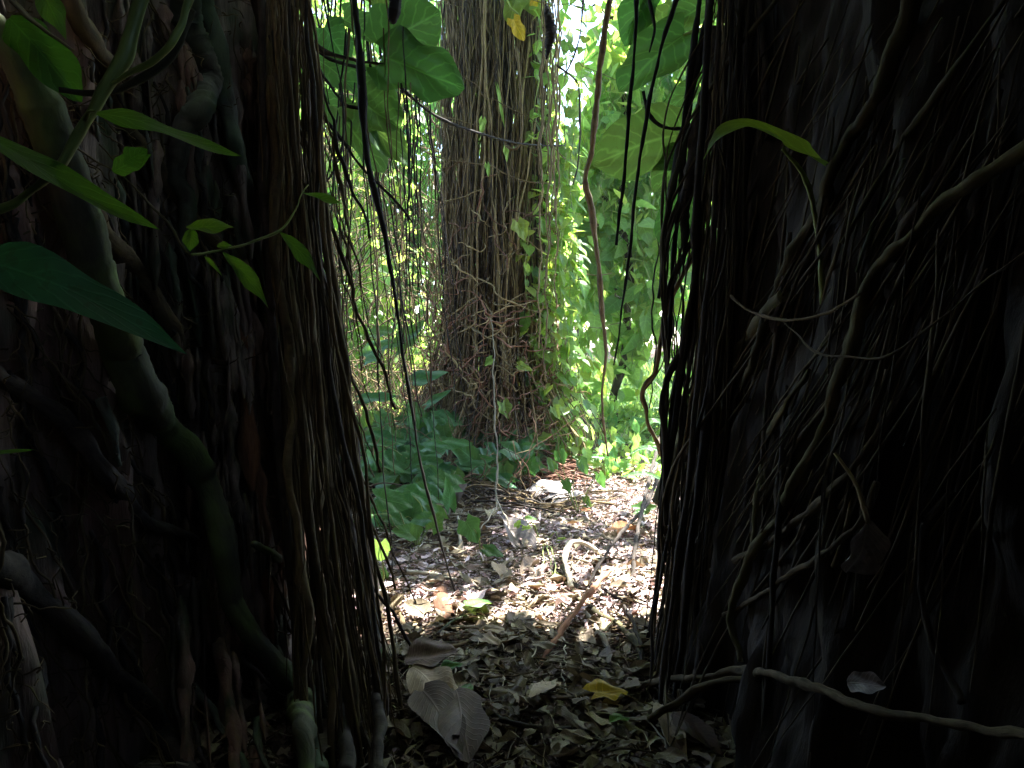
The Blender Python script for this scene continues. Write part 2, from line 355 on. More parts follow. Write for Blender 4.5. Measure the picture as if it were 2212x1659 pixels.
def vault(side, seed):
    plan = [(3.6, 3.9), (2.4, 4.0), (1.55, 3.75), (1.12, 3.3), (.93, 2.85)] + ([(.93, 2.4), (1.0, 1.8), (1.1, 1.2), (1.15, .5)] if side > 0 else [(1.0, 2.5), (1.13, 2.1), (1.17, 1.75), (1.14, 1.2), (1.15, .5)]) + [(1.1, -.3), (.85, -1.0), (.4, -1.45), (-.08, -1.6)]
    pts = spline([(a, b, 0) for a, b in plan], 420)[:, :2]
    ns, nt_ = len(pts), 300
    T = np.gradient(pts, axis=0); T /= np.linalg.norm(T, axis=1)[:, None]
    Nn = np.stack([T[:, 1], -T[:, 0]], -1)      # towards the hollow (side = +1)
    if np.dot(Nn[200], -pts[200]) < 0: Nn = -Nn
    t = np.linspace(0, 1, nt_)
    Z = np.where(t < .62, -.15 + t / .62 * 2.75, 2.6 + 1.0 * np.sin((t - .62) / .38 * PI / 2))
    k = np.clip((t - .62) / .38, 0, 1); k = 1 - np.cos(k * PI / 2)
    flare = (.26 if side > 0 else .19) * np.clip(1 - Z / 2.5, 0, 1) ** 1.4
    front = np.clip((2.15 - pts[:, 1]) / .6, 0, 1)       # unseen roof, shaped to keep light out of the hollow
    x = pts[:, 0][:, None] * (1 - k[None] * front[:, None] * 1.03)
    y = pts[:, 1][:, None] * np.ones(nt_)[None]
    z = Z[None] * np.ones(ns)[:, None] + k[None] * (1 - front[:, None]) * 1.6
    s = np.concatenate([[0], np.cumsum(np.linalg.norm(np.diff(pts, axis=0), axis=1))])
    Sg = s[:, None] * np.ones(nt_)[None]; Zg = z
    rid = noise2(Sg * 9, Zg * 1.1, seed, 4, 1.0)
    fine = noise2(Sg * 34, Zg * 9, seed + 1, 3, 1.0)
    disp = (.05 if side > 0 else .06) * rid + .02 * fine + .03 * np.abs(noise2(Sg * 5 + Zg * 2.2, Zg * .7, seed + 2, 2))
    disp += flare[None] * 1.0
    x = x + Nn[:, 0][:, None] * disp; y = y + Nn[:, 1][:, None] * disp * .6
    z = z - disp * k[None] * .6
    x = x * side
    inner = np.stack([x, y, z], -1)
    c = nt_; i = np.arange(ns - 1)[:, None]; j = np.arange(c - 1)[None]
    F = np.stack([i * c + j, (i + 1) * c + j, (i + 1) * c + j + 1, i * c + j + 1], -1).reshape(-1, 4)
    fc = inner.reshape(-1, 3)[F].mean(axis=1)
    if side > 0: F = F[~light_gap(fc)]
    mb = MB(); mb.add(inner.reshape(-1, 3), F, np.stack([Sg, Zg], -1).reshape(-1, 2))
    # outer skin gives the trunk its thickness
    so = slice(None, None, 10); to = slice(None, None, 10)
    out = inner[so, to].copy()
    ow = np.array(Nn)[so]
    out[..., 0] -= side * (ow[:, 0][:, None]) * .5; out[..., 1] -= ow[:, 1][:, None] * .5
    out[..., 2] += np.clip((t[to] - .5), 0, 1)[None] * 1.2
    c2 = out.shape[1]; i = np.arange(out.shape[0] - 1)[:, None]; j = np.arange(c2 - 1)[None]
    F2 = np.stack([i * c2 + j, i * c2 + j + 1, (i + 1) * c2 + j + 1, (i + 1) * c2 + j], -1).reshape(-1, 4)
    if side > 0: F2 = F2[~light_gap(out.reshape(-1, 3)[F2].mean(axis=1) - np.array([.25, 0, 0]))]
    mb.add(out.reshape(-1, 3), F2, out.reshape(-1, 3)[:, :2])
    HOLLOW.append((inner.reshape(-1, 3), F))
    return mb

fig_left = thing('fig_tree', 'huge fig tree on the left, reddish flaking bark under a fan of roots', 'tree', (-1.2, 2.2, 0))
fig_right = thing('fig_tree', 'huge near-black fig tree on the right, wrapped in crossing roots', 'tree', (1.2, 2.2, 0))
vault(-1, 3).build('trunk', M['trunk_left'], fig_left)
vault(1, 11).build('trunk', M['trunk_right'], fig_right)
VV = np.concatenate([h[0] for h in HOLLOW]); FF = np.concatenate([HOLLOW[0][1], HOLLOW[1][1] + len(HOLLOW[0][0])])
BVH = BVHTree.FromPolygons([Vector(v) for v in VV], [tuple(f) for f in FF.tolist()])

def on(x, y, off=.02, dmax=3.1):
    """point on the wall of the hollow seen at photo position x, y"""
    r = ray(x, y); r = r / np.linalg.norm(r)
    h = BVH.ray_cast(Vector(CAM), Vector(r))
    d = h[3] if h[0] is not None else 99
    d = min(d, dmax * np.linalg.norm(ray(x, y)))
    p = CAM + r * (d - off)
    g = gh(p[0], p[1])
    if p[2] < g: p = G(x, y, off)
    return p

def wpath(pts, off=.02, dmax=3.1, n=None, amp=.004, wl=.25):
    offs = np.interp(np.linspace(0, 1, len(pts)), np.linspace(0, 1, np.size(off)), np.atleast_1d(off))
    P = [on(x, y, o, dmax) for (x, y), o in zip(pts, offs)]
    P = spline(P, n or max(16, 9 * len(pts)))
    return wob(P, amp, wl)

def px(w, d): return w * d / FPX / 2      # photo width -> radius at distance d

# ------------------------------------------------------------------ lianas and thick roots on the left tree
def liana(name, label, mat, pts, w, off=.03, dmax=3.1, amp=.004, sides=14, rough=.03, cat='liana', group=None, knots=0, wl=.3, depth=None):
    if depth is None:
        P = wpath(pts, off, dmax, 14 * len(pts), amp, wl)
    else:
        dd = np.interp(np.linspace(0, 1, len(pts)), np.linspace(0, 1, len(depth)), depth)
        P = wob(spline([W(x, y, d) for (x, y), d in zip(pts, dd)], 14 * len(pts)), amp, wl)
    dist = np.linalg.norm(P - CAM, axis=1)
    w = np.interp(np.linspace(0, 1, len(P)), np.linspace(0, 1, np.size(w)), np.atleast_1d(w))
    r = w * dist / FPX / 2
    if knots:
        L = np.linspace(0, 1, len(P)) * knots
        r = r * (1 + .14 * np.exp(-((L % 1 - .5) / .05) ** 2))
    mb = MB(); tube(mb, P, r, sides, rough)
    o = mb.build(name, M[mat])
    return tag(o, label, cat, group)

liana('mossy_liana', 'thick moss-green liana winding down over the left fig trunk', 'mossy',
      [(-40, 40), (20, 110), (75, 200), (118, 300), (150, 400), (180, 500), (210, 600), (238, 680), (268, 760), (305, 850), (350, 920), (405, 970), (440, 1040), (470, 1120), (486, 1200), (500, 1290), (545, 1375), (600, 1440), (640, 1500), (655, 1570), (668, 1680)],
      [80, 78, 74, 64, 56, 52, 50, 50, 47, 43, 40, 38, 34], off=[.14, .14, .15, .18, .24, .24], knots=8, rough=.03, amp=.003, sides=24)
liana('mossy_liana', 'dark broad liana running down the lower left corner of the hollow', 'root_dark',
      [(-60, 1180), (60, 1270), (170, 1370), (270, 1480), (350, 1580), (420, 1700)], [50, 46, 42, 36], off=.03, sides=18)
liana('mossy_liana', 'thin dark mossy liana crossing the lower left shadow, bent at its low end', 'root_dark',
      [(-40, 790), (60, 850), (160, 930), (230, 1020), (290, 1100), (340, 1135), (420, 1165), (480, 1230)], [34, 34, 30, 22, 12], off=.05)
liana('grey_liana', 'grey-green knobbly liana with a sharp kink near the top left', 'root_grey',
      [(398, -30), (410, 60), (440, 130), (448, 185), (430, 235), (400, 270), (388, 330), (386, 390), (402, 440), (398, 545)], [50, 48, 46, 50, 36, 34, 36], off=.09, rough=.07, knots=5, cat='liana')
liana('grey_liana', 'long slim grey liana running down the whole left trunk beside the red bark', 'root_grey',
      [(432, -30), (468, 100), (488, 220), (510, 330), (535, 450), (556, 580), (575, 690), (592, 800), (612, 900), (632, 1010), (640, 1110), (648, 1230), (655, 1350), (668, 1500), (690, 1680)], [36, 34, 30, 34, 32, 36, 34], off=.06, rough=.05, knots=9)
liana('brown_liana', 'brown diagonal liana behind the hairy green stems at top left', 'root_brown',
      [(130, -30), (180, 50), (235, 160), (275, 270), (330, 350), (400, 440), (440, 500), (510, 575), (560, 640)], [34, 32, 26, 26, 24, 20], off=.04, rough=.05)
liana('mossy_rope_root', 'mossy rope-like root slanting across the left fan of roots', 'mossy',
      [(575, 680), (620, 750), (660, 815), (705, 880), (745, 950), (775, 1040), (795, 1130)], [18, 22, 20, 20], off=.10, rough=.05, cat='root')
liana('mossy_stick', 'short mossy stick leaning across the torn red bark', 'mossy',
      [(548, 1175), (600, 1205), (650, 1238), (700, 1280), (760, 1330), (805, 1372), (830, 1420)], [14, 18, 18, 16, 14], off=.14, cat='stick', rough=.06)
liana('dark_root', 'straight dark root down the right side of the left fig', 'root_dark',
      [(545, -30), (590, 120), (615, 260), (640, 400), (680, 560), (715, 700), (738, 820), (758, 950), (780, 1090), (800, 1250), (812, 1400), (818, 1560), (815, 1680)], [30, 30, 28, 26, 26, 24], off=.12, rough=.04, cat='root')
liana('dark_root', 'stout dark root standing just right of the grey liana, lower left', 'root_dark',
      [(610, 500), (630, 640), (655, 780), (690, 900), (705, 1050), (720, 1200), (735, 1330), (742, 1480), (748, 1680)], [26, 30, 34, 36, 40], off=.1, rough=.05, cat='root')
liana('grey_root_stub', 'stubby grey root ending in a broken tip beside the red bark', 'root_grey',
      [(598, 470), (608, 520), (618, 572)], [26, 28, 24], off=.15, cat='root')
liana('dark_root', 'slanting root half hidden behind the large blue-green leaf', 'root_brown',
      [(180, 430), (230, 520), (300, 590), (340, 650), (400, 760), (440, 850), (460, 905)], [48, 44, 30, 18, 10], off=.04, rough=.04, cat='root')
for pts, w, lab in [
    ([(420, 1480), (470, 1560), (520, 1640), (540, 1690)], 16, 'pale root stub in the bottom left shadow'),
    ([(545, 1530), (560, 1600), (585, 1690)], 14, 'short upright root at the foot of the mossy liana'),
    ([(215, 860), (240, 930), (265, 1005)], 20, 'splintered grey stub in the left shadow')]:
    liana('root_stub', lab, 'root_grey', pts, [w, w * .9, w * .5], off=.06, cat='root', rough=.08)

# flaking bark plates and splinters on the left trunk
def plate(label, x0, y0, x1, y1, w, mat, off=.05):
    a, b = on(x0, y0, off), on(x1, y1, off); d = np.linalg.norm(b - a)
    mb = MB(); n = 22
    P = spline([a, (a + b) / 2 + ray(x0, y0) * -.015, b], n); nrm = -norm(ray((x0 + x1) / 2, (y0 + y1) / 2)); s = norm(np.cross(norm(b - a), nrm))
    ww = px(w, np.linalg.norm(a - CAM)) * (.75 + .25 * np.sin(np.linspace(0, 9, n))) * np.minimum(1, np.linspace(.35, 3.2, n)) * np.minimum(1, np.linspace(3.5, .25, n))
    v = np.linspace(-1, 1, 7)
    V = P[:, None] + s * (v[None, :, None] * ww[:, None, None]) + nrm * ((.018 * (1 - v ** 2))[None, :, None] + rng.normal(0, .002, (n, 7, 1)))
    V2 = V - nrm * .022
    for q in (V, V2):
        i = np.arange(n - 1)[:, None]; j = np.arange(6)[None]
        F = np.stack([i * 7 + j, (i + 1) * 7 + j, (i + 1) * 7 + j + 1, i * 7 + j + 1], -1).reshape(-1, 4)
        U = np.stack([np.repeat(np.linspace(0, d, n)[:, None], 7, 1), np.repeat(v[None] * .5, n, 0)], -1).reshape(-1, 2)
        mb.add(q.reshape(-1, 3), F, U)
    o = mb.build('bark_flake', M[mat], fig_left)
    o['label'] = label
for a in [('torn reddish bark strip', 520, 690, 545, 1060, 50, 'orange_bark'), ('torn orange bark strip', 558, 1000, 575, 1190, 30, 'orange_bark'),
          ('torn orange bark strip', 575, 1230, 590, 1390, 26, 'orange_bark'), ('torn orange bark strip', 600, 1180, 612, 1310, 22, 'orange_bark')]:
    plate(*a)
for k in range(150):
    x = rng.uniform(250, 620); y = rng.uniform(-20, 1500)
    if x < 380 + (y - 500) * .1 and y > 500: x += 120
    l = rng.uniform(80, 260)
    plate('rough bark ridge', x, y, x + l * rng.uniform(-.02, .16), y + l, rng.uniform(6, 34), 'trunk_left', off=rng.uniform(.02, .07))
for k in range(16):
    x = rng.uniform(170, 420); y = rng.uniform(150, 560); l = rng.uniform(60, 200)
    plate('grey weathered bark splinter', x, y, x + l * .15, y + l, rng.uniform(10, 30), 'root_grey', off=rng.uniform(.01, .05))
# hairy debris caught between the roots of the left tree
mb = MB()
for k in range(900):
    x = rng.uniform(0, 640); y = rng.uniform(0, 1650); p = on(x, y, rng.uniform(.01, .06))
    d = rnd_dir(1, (0, 0, -.3))[0] * rng.uniform(.02, .12)
    tube(mb, wob(spline([p, p + d * .5 + rng.normal(0, .01, 3), p + d], 8), .004, .06), [.0022, .0012], 4)
tag(mb.build('fine_rootlets', M['root_brown'], fig_left), kind='stuff')

# ------------------------------------------------------------------ fans of aerial roots on both fig trees
def fan(tree, specs, keep, stuffname, stuffmat):
    """specs: (radius, path, material); the largest become parts of their own"""
    specs.sort(key=lambda s: -s[0])
    for k, (r, P, mat) in enumerate(specs[:keep]):
        mb = MB(); tube(mb, P, [r * .7, r, r * .95, r * .75], 8, .06); mb.build('aerial_root', M[mat], tree)
    mb = MB()
    for r, P, mat in specs[keep:]: tube(mb, P, [r * .5, r, r * .8, r * .4], 5, .05)
    tag(mb.build(stuffname, M[stuffmat], tree), kind='stuff')

def strand(top, bot, depth_t, n=34, amp=.02, wl=.7, bow=0.0, grounded=True):
    a = W(top[0], top[1], depth_t)
    b = G(*bot) if grounded else W(bot[0], bot[1], depth_t)
    if grounded: b = b + np.array([0, 0, -.02])
    m1 = a * .6 + b * .4; m1[:2] += (a - b)[:2] * bow
    return wob(spline([a, m1, b], n), amp, wl)

sp = []
for k in range(120):          # edge fan of the left tree
    q = rng.uniform() ** .8
    xt = 570 + 85 * q + rng.normal(0, 14); xb = 660 + 190 * q + rng.normal(0, 22)
    yb = rng.uniform(1480, 1740) - 60 * q
    d = rng.uniform(2.35, 2.95) - .1 * (1 - q)
    r = rng.choice([.0028, .0042, .006, .009, .015], p=[.36, .3, .18, .1, .06])
    sp.append((r, strand((xt, rng.uniform(-60, 500) if rng.uniform() < .4 else -60), (xb, yb), d, amp=rng.uniform(.004, .016), wl=rng.uniform(.6, 1.5), bow=rng.uniform(.05, .3)), 'root_dark' if rng.uniform() < .3 else 'root_brown'))
for k in range(60):           # criss-crossing, on the surface
    x = rng.uniform(540, 690); y = rng.uniform(100, 1100); l = rng.uniform(250, 650)
    pts = [(x, y), (x + l * .14, y + l * .5), (x + l * rng.uniform(.18, .36), y + l)]
    r = rng.uniform(.003, .008)
    sp.append((r, wpath(pts, rng.uniform(.02, .1), 2.7, 30, .008, .4), 'root_brown' if rng.uniform() < .5 else 'root_dark'))
for k in range(130):          # older roots grown over the near part of the left trunk
    x = rng.uniform(-60, 520); y = rng.uniform(-60, 1300); l = rng.uniform(150, 700); s = rng.uniform(-.1, .7)
    pts = [(x, y), (x + l * s * .4 + rng.normal(0, 12), y + l * .4), (x + l * s * .7 + rng.normal(0, 12), y + l * .72), (x + l * s, y + l)]
    sp.append((rng.choice([.003, .0045, .007]), wpath(pts, rng.uniform(.01, .05), 2.7, 30, .009, .3), 'root_dark'))
fan(fig_left, sp, 96, 'fine_roots', 'root_brown')

sp = []
for k in range(300):          # the left edge of the right tree, feet sweeping out to the left
    q = rng.uniform() ** 1.0
    xt = 1560 + 130 * q + rng.normal(0, 10); xb = 1402 + 190 * q + rng.normal(0, 14)
    yb = 1470 + rng.normal(0, 40) + 30 * q
    d = rng.uniform(2.45, 3.0)
    r = rng.choice([.0028, .0042, .0065, .01, .015], p=[.36, .3, .2, .09, .05])
    sp.append((r, strand((xt, -60 if rng.uniform() < .6 else rng.uniform(0, 700)), (xb, yb), d, amp=rng.uniform(.004, .016), wl=rng.uniform(.6, 1.5), bow=rng.uniform(.05, .35)), 'root_brown' if rng.uniform() < .35 else 'root_dark'))
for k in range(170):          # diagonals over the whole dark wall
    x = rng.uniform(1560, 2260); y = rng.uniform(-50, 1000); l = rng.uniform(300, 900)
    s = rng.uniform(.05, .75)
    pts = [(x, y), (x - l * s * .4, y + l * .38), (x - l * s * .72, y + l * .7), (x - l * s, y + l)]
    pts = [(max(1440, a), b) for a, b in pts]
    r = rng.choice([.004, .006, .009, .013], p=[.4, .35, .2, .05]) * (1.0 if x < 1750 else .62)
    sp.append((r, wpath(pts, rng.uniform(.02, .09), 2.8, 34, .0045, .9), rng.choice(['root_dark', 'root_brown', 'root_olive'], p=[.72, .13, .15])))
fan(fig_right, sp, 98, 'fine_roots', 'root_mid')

# named lianas on the right tree
liana('olive_liana', 'long olive-yellow liana sweeping from the right edge down to the foot of the right fig', 'root_olive',
      [(2260, 285), (2120, 385), (2036, 440), (1972, 503), (1908, 567), (1870, 631), (1850, 690), (1838, 745), (1814, 811), (1797, 880), (1762, 966), (1716, 1046), (1676, 1121), (1632, 1184), (1598, 1259), (1580, 1339), (1598, 1430)],
      [22, 23, 25, 26, 24, 22, 18, 15, 14], off=.09, knots=7, rough=.015)
liana('olive_liana', 'upper olive liana descending behind the curled leaf on the dark trunk', 'root_olive',
      [(1985, -40), (1921, 149), (1887, 222), (1835, 299), (1793, 384), (1776, 448), (1733, 512), (1699, 576), (1673, 640), (1640, 740), (1600, 850)], [30, 28, 24, 22, 18, 14], off=.07, knots=6, rough=.02)
liana('olive_liana', 'short thick diagonal liana near the right edge, ending in shadow', 'root_dark',
      [(2090, 290), (2015, 405), (1972, 470), (1930, 560)], [30, 28, 24], off=.05)
liana('olive_liana', 'broad mossy root slanting down to the left edge of the right fig', 'root_olive',
      [(1700, 640), (1619, 737), (1561, 823), (1500, 915), (1455, 1000), (1425, 1090)], [34, 44, 44, 40, 30], off=.06, rough=.03)
liana('slim_liana', 'slim curved liana left of the olive one in the dark middle of the right fig', 'root_olive',
      [(1752, 800), (1693, 880), (1664, 937), (1647, 1006), (1636, 1081), (1626, 1190)], [13, 13, 12], off=.07)
liana('slim_liana', 'slim liana crossing under the olive one from upper right to lower left', 'root_mid',
      [(1940, 870), (1831, 1023), (1716, 1132), (1642, 1184), (1515, 1242), (1440, 1270)], [16, 15, 14, 12], off=.06)
liana('slim_liana', 'slim liana sagging below the hanging dead leaf', 'root_mid',
      [(1895, 1040), (1860, 1120), (1819, 1167), (1716, 1236), (1613, 1305), (1560, 1330)], [12, 11, 10], off=.07)
liana('slim_liana', 'faint S-shaped root in the black lower right', 'root_dark',
      [(2060, 1060), (1992, 1167), (1990, 1282), (2015, 1385), (2075, 1520)], [14, 13, 13], off=.05)
liana('slim_liana', 'two-bend pale vine running down the left part of the right trunk', 'root_tan',
      [(1600, 150), (1565, 220), (1556, 300), (1590, 400), (1580, 500), (1560, 600), (1545, 700)], [12, 13, 12, 11], off=.06)
liana('slim_liana', 'pale vine next to the trunk edge at upper right of the opening', 'root_tan',
      [(1570, -30), (1548, 80), (1536, 170), (1550, 260), (1545, 370), (1562, 500), (1560, 640)], [14, 14, 13, 10], off=.16)
liana('looping_root', 'thin looping root hanging in a wide U before the right fig', 'root_brown',
      [(1550, 60), (1520, 250), (1513, 400), (1520, 500), (1545, 590), (1590, 650), (1640, 680), (1700, 691), (1767, 683), (1860, 636)], [5, 5, 6, 6], off=.25, amp=.002, sides=8, cat='root')
liana('looping_root', 'second thin looping root rising to the right edge', 'root_mid',
      [(1690, 690), (1760, 758), (1850, 772), (1920, 768), (2010, 705), (2110, 620), (2240, 530)], [4, 5, 5], off=.2, amp=.002, sides=8, cat='root')
liana('thin_root', 'thin straight root with a broken top in the right shadow', 'root_grey',
      [(1952, 345), (1910, 440), (1870, 530), (1850, 590)], [7, 8, 6], off=.1, cat='root', sides=8)
liana('ground_root', 'long grey root arching over the ground at the foot of the right fig', 'root_mid',
      [(1180, 1508), (1300, 1497), (1372, 1480), (1487, 1466), (1601, 1450), (1659, 1456), (1745, 1480), (1860, 1524), (1974, 1552), (2120, 1572), (2260, 1600)], [10, 12, 15, 17, 17, 17, 15], off=[.04, .05, .09, .14, .16, .14], knots=5, cat='root')
liana('ground_root', 'smaller root joining the long grey root near the right foot', 'root_brown',
      [(1400, 1555), (1487, 1503), (1544, 1474), (1625, 1466)], [12, 14, 14], depth=[2.2, 2.25, 2.22, 2.15], cat='root')

# ------------------------------------------------------------------ single big leaves
def leaf_geo(base, tip, w_m, nrm, kind='heart', fold=.28, droop=.3, ripple=.045, curl=.0, nu=18, nv=12):
    base = np.array(base); tip = np.array(tip); d = np.linalg.norm(tip - base)
    mb = MB(); leaves(mb, [base], [tip - base], [nrm], [d], w_m / d, kind, nu, nv, fold, droop, curl, ripple)
    return mb

def leaf_part(parent, b, t, w, d, mat='leaf_big', kind='cord', dt=0.0, tilt=(0, 0, .5), name='leaf', **kw):
    """leaf from photo position b to t, w wide, at distance d"""
    B = W(b[0], b[1], d); T = W(t[0], t[1], d + dt)
    nrm = -ray(*b) + np.array(tilt)
    mb = leaf_geo(B, T, w * d / FPX, nrm, kind, **kw)
    return mb.build(name, M[mat], parent)

def stem_part(parent, pts, d, w, mat='green_stem', name='stem', amp=.002, sides=10):
    dd = np.interp(np.linspace(0, 1, len(pts)), np.linspace(0, 1, np.size(d)), np.atleast_1d(d))
    P = wob(spline([W(x, y, q) for (x, y), q in zip(pts, dd)], 10 * len(pts)), amp, .2)
    ww = np.interp(np.linspace(0, 1, len(P)), np.linspace(0, 1, np.size(w)), np.atleast_1d(w))
    mb = MB(); tube(mb, P, ww * np.linalg.norm(P - CAM, axis=1) / FPX / 2, sides)
    return mb.build(name, M[mat], parent)

# near branch, top left
d0 = .95
br = thing('leafy_branch', 'hairy green branch with long pointed leaves in the upper left foreground', 'branch', W(0, 455, d0))
stem_part(br, [(325, -60), (300, 5), (280, 80), (262, 140), (225, 200), (185, 262), (150, 320), (120, 365), (80, 405), (30, 440), (-60, 470)], [d0], [22, 20, 19, 17], amp=.0015)
stem_part(br, [(232, 188), (270, 165), (330, 135), (365, 95), (390, 55), (402, 10), (415, -50)], [d0, d0 - .03, d0], [10, 12, 14])
stem_part(br, [(412, 20), (385, 90), (345, 145), (285, 180), (240, 195), (180, 200), (125, 195)], [d0 + .1, d0 + .03], [15, 13, 10], mat='root_olive')
for b, t, w, k in [((208, 243), (522, 330), 58, dict(tilt=(.25, 0, 1.0), droop=.10)), ((-70, 285), (345, 492), 74, dict(tilt=(.3, 0, .9), droop=.06)),
                   ((268, 352), (318, 322), 46, dict(tilt=(0, 0, .3))), ((80, -40), (140, 72), 52, dict()), ((-90, 1000), (70, 963), 22, dict(tilt=(0, 0, 1)))]:
    leaf_part(br, b, t, w, d0 - .02, 'leaf_near', 'lance', **k)
leaf_part(br, (20, 40), (165, 185), 100, d0 + .05, 'leaf_near', 'oval', tilt=(.2, 0, .3)).__setitem__('label', 'broad dark leaf at the top')
leaf_part(br, (-75, 540), (397, 722), 128, d0 - .12, 'leaf_blue', 'lance', tilt=(.2, 0, .7), droop=.15).__setitem__('label', 'large blue-green lowest leaf')
stem_part(br, [(208, 243), (190, 246), (178, 270)], [d0 - .02, d0], [5, 7], name='petiole')
stem_part(br, [(20, 0), (70, 45), (125, 85), (163, 110)], [d0 + .04], [8, 7, 6], mat='root_tan', name='twig')

vs = thing('vine_shoot', 'thin pale vine shoot with small leaves reaching right across the left trunk', 'vine', W(160, 315, 1.25))
stem_part(vs, [(160, 315), (205, 348), (250, 372), (310, 425), (362, 480), (392, 530), (410, 552)], [1.25, 1.35], [4, 5], mat='root_tan')
stem_part(vs, [(410, 552), (440, 548), (500, 535), (560, 517), (605, 497), (635, 460), (652, 420), (668, 398)], [1.35, 1.5], [6, 5, 3])
for b, t, w, d, k in [((402, 490), (505, 487), 40, 1.33, dict(tilt=(0, 0, .8))), ((414, 494), (410, 543), 34, 1.33, dict()), ((606, 500), (700, 592), 34, 1.45, dict(tilt=(.6, 0, .5))),
                      ((482, 545), (588, 645), 38, 1.4, dict(tilt=(.5, 0, .5))), ((655, 418), (742, 437), 26, 1.5, dict(tilt=(0, 0, 1.2))), ((468, 532), (500, 528), 18, 1.38, dict()),
                      ((245, 372), (318, 330), 48, 1.28, dict(tilt=(0, 0, .4))), ((440, 552), (480, 590), 10, 1.38, dict())]:
    leaf_part(vs, b, t, w, d, 'leaf_near', 'lance', **k)

# giant heart leaves hanging left and right of the opening
gl = thing('giant_leaf_climber', 'climber with broad heart-shaped leaves hanging at the upper left of the opening', 'climbing plant', W(700, 60, 3.5))
for b, t, w, d, k in [
    ((832, 128), (1004, 172), 150, 3.5, dict(tilt=(0, 0, .7), fold=.22)), ((828, 95), (952, 22), 128, 3.6, dict(tilt=(-.2, 0, .1))),
    ((770, 218), (866, 272), 130, 3.55, dict(tilt=(.1, 0, .6), fold=.25)), ((728, 236), (833, 368), 92, 3.7, dict(tilt=(.1, 0, .9))),
    ((770, 240), (890, 350), 84, 3.75, dict(tilt=(.1, 0, .9))), ((690, 135), (800, 200), 84, 3.65, dict(tilt=(0, 0, 1.1))),
    ((700, 60), (752, 128), 80, 3.7, dict()), ((742, 40), (835, 90), 80, 3.8, dict(tilt=(0, 0, 1.))), ((700, 215), (770, 300), 60, 3.85, dict()),
    ((745, 150), (845, 175), 76, 3.9, dict(tilt=(0, 0, 1.2))), ((790, -50), (870, 40), 90, 3.9, dict())]:
    leaf_part(gl, b, t, w, d, **k)
stem_part(gl, [(600, -30), (650, 60), (700, 110), (770, 130), (835, 140)], [3.4, 3.5], [12, 9, 6], mat='root_dark')
stem_part(gl, [(640, 60), (690, 150), (740, 220), (775, 235)], [3.5], [8, 6], mat='root_dark')
gr = thing('giant_leaf_climber', 'climber with broad heart-shaped leaves hanging at the upper right of the opening', 'climbing plant', W(1500, 60, 3.3))
for b, t, w, d, k in [
    ((1480, 72), (1335, 190), 132, 3.4, dict(tilt=(-.1, 0, .8), fold=.1)), ((1465, 292), (1282, 330), 156, 3.2, dict(tilt=(0, 0, .5), fold=.12)),
    ((1480, 330), (1412, 412), 74, 3.15, dict(tilt=(-.3, 0, .3))), ((1492, 412), (1435, 536), 104, 3.1, dict(tilt=(-.3, 0, .2))),
    ((1545, 0), (1440, 50), 90, 3.6, dict()), ((1512, 185), (1438, 238), 62, 3.5, dict(tilt=(0, 0, 1.2))), ((1500, 30), (1400, 90), 80, 3.7, dict(tilt=(0, 0, 1))),
    ((1395, -20), (1350, 90), 80, 3.9, dict()), ((1420, 10), (1370, 120), 70, 3.9, dict()), ((1540, 80), (1500, 180), 70, 3.6, dict())]:
    leaf_part(gr, b, t, w, d, **k)
stem_part(gr, [(1530, 60), (1500, 68), (1478, 75)], [3.3, 3.4], [10, 6])
stem_part(gr, [(1530, 270), (1500, 273), (1445, 277), (1415, 263), (1397, 235), (1390, 198)], [3.1, 3.15], [8, 7, 6], mat='root_black')
stem_part(gr, [(1540, 300), (1500, 290), (1465, 292)], [3.0, 3.2], [8, 5])
cl = thing('curled_leaf_plant', 'single long curled pale-green leaf on a stalk in front of the dark right trunk', 'climbing plant', W(1776, 655, 2.0))
def arch_leaf(parent, mid, wid, d, mat, fold=.25):
    P = spline([W(x, y, d + e) for x, y, e in mid], 30); n = len(P)
    T = norm(np.gradient(P, axis=0)); nr = norm(np.array([0, -.55, 1.0]) - (T * np.array([0, -.55, 1.])).sum(1, keepdims=True) * T); S = np.cross(nr, T)
    w = np.interp(np.linspace(0, 1, n), np.linspace(0, 1, len(wid)), wid) * d / FPX / 2; v = np.linspace(-1, 1, 11)
    rip = .05 * np.sin(np.linspace(0, 16, n))[:, None] * np.abs(v)[None] ** 2
    V = P[:, None] + S[:, None] * (v[None, :, None] * w[:, None, None]) + nr[:, None] * ((fold * np.abs(v)[None] + rip) * w[:, None])[..., None]
    i = np.arange(n - 1)[:, None]; j = np.arange(10)[None]
    F = np.stack([i * 11 + j, (i + 1) * 11 + j, (i + 1) * 11 + j + 1, i * 11 + j + 1], -1).reshape(-1, 4)
    U = np.stack([np.repeat(np.linspace(0, 1, n)[:, None], 11, 1), np.repeat(v[None] * .5 + .5, n, 0)], -1).reshape(-1, 2)
    mb = MB(); mb.add(V.reshape(-1, 3), F, U); return mb.build('leaf', M[mat], parent)
arch_leaf(cl, [(1800, 370, 0), (1745, 335, -.02), (1690, 305, 0), (1640, 280, 0), (1600, 272, 0), (1560, 290, 0), (1535, 320, .02), (1520, 345, .04)], [6, 80, 96, 90, 76, 76, 60, 40, 6], 2.0, 'leaf_near')
stem_part(cl, [(1690, 320), (1733, 375), (1754, 427), (1762, 482), (1774, 576), (1778, 660)], [2.0, 2.02], [6, 11, 12], name='petiole')

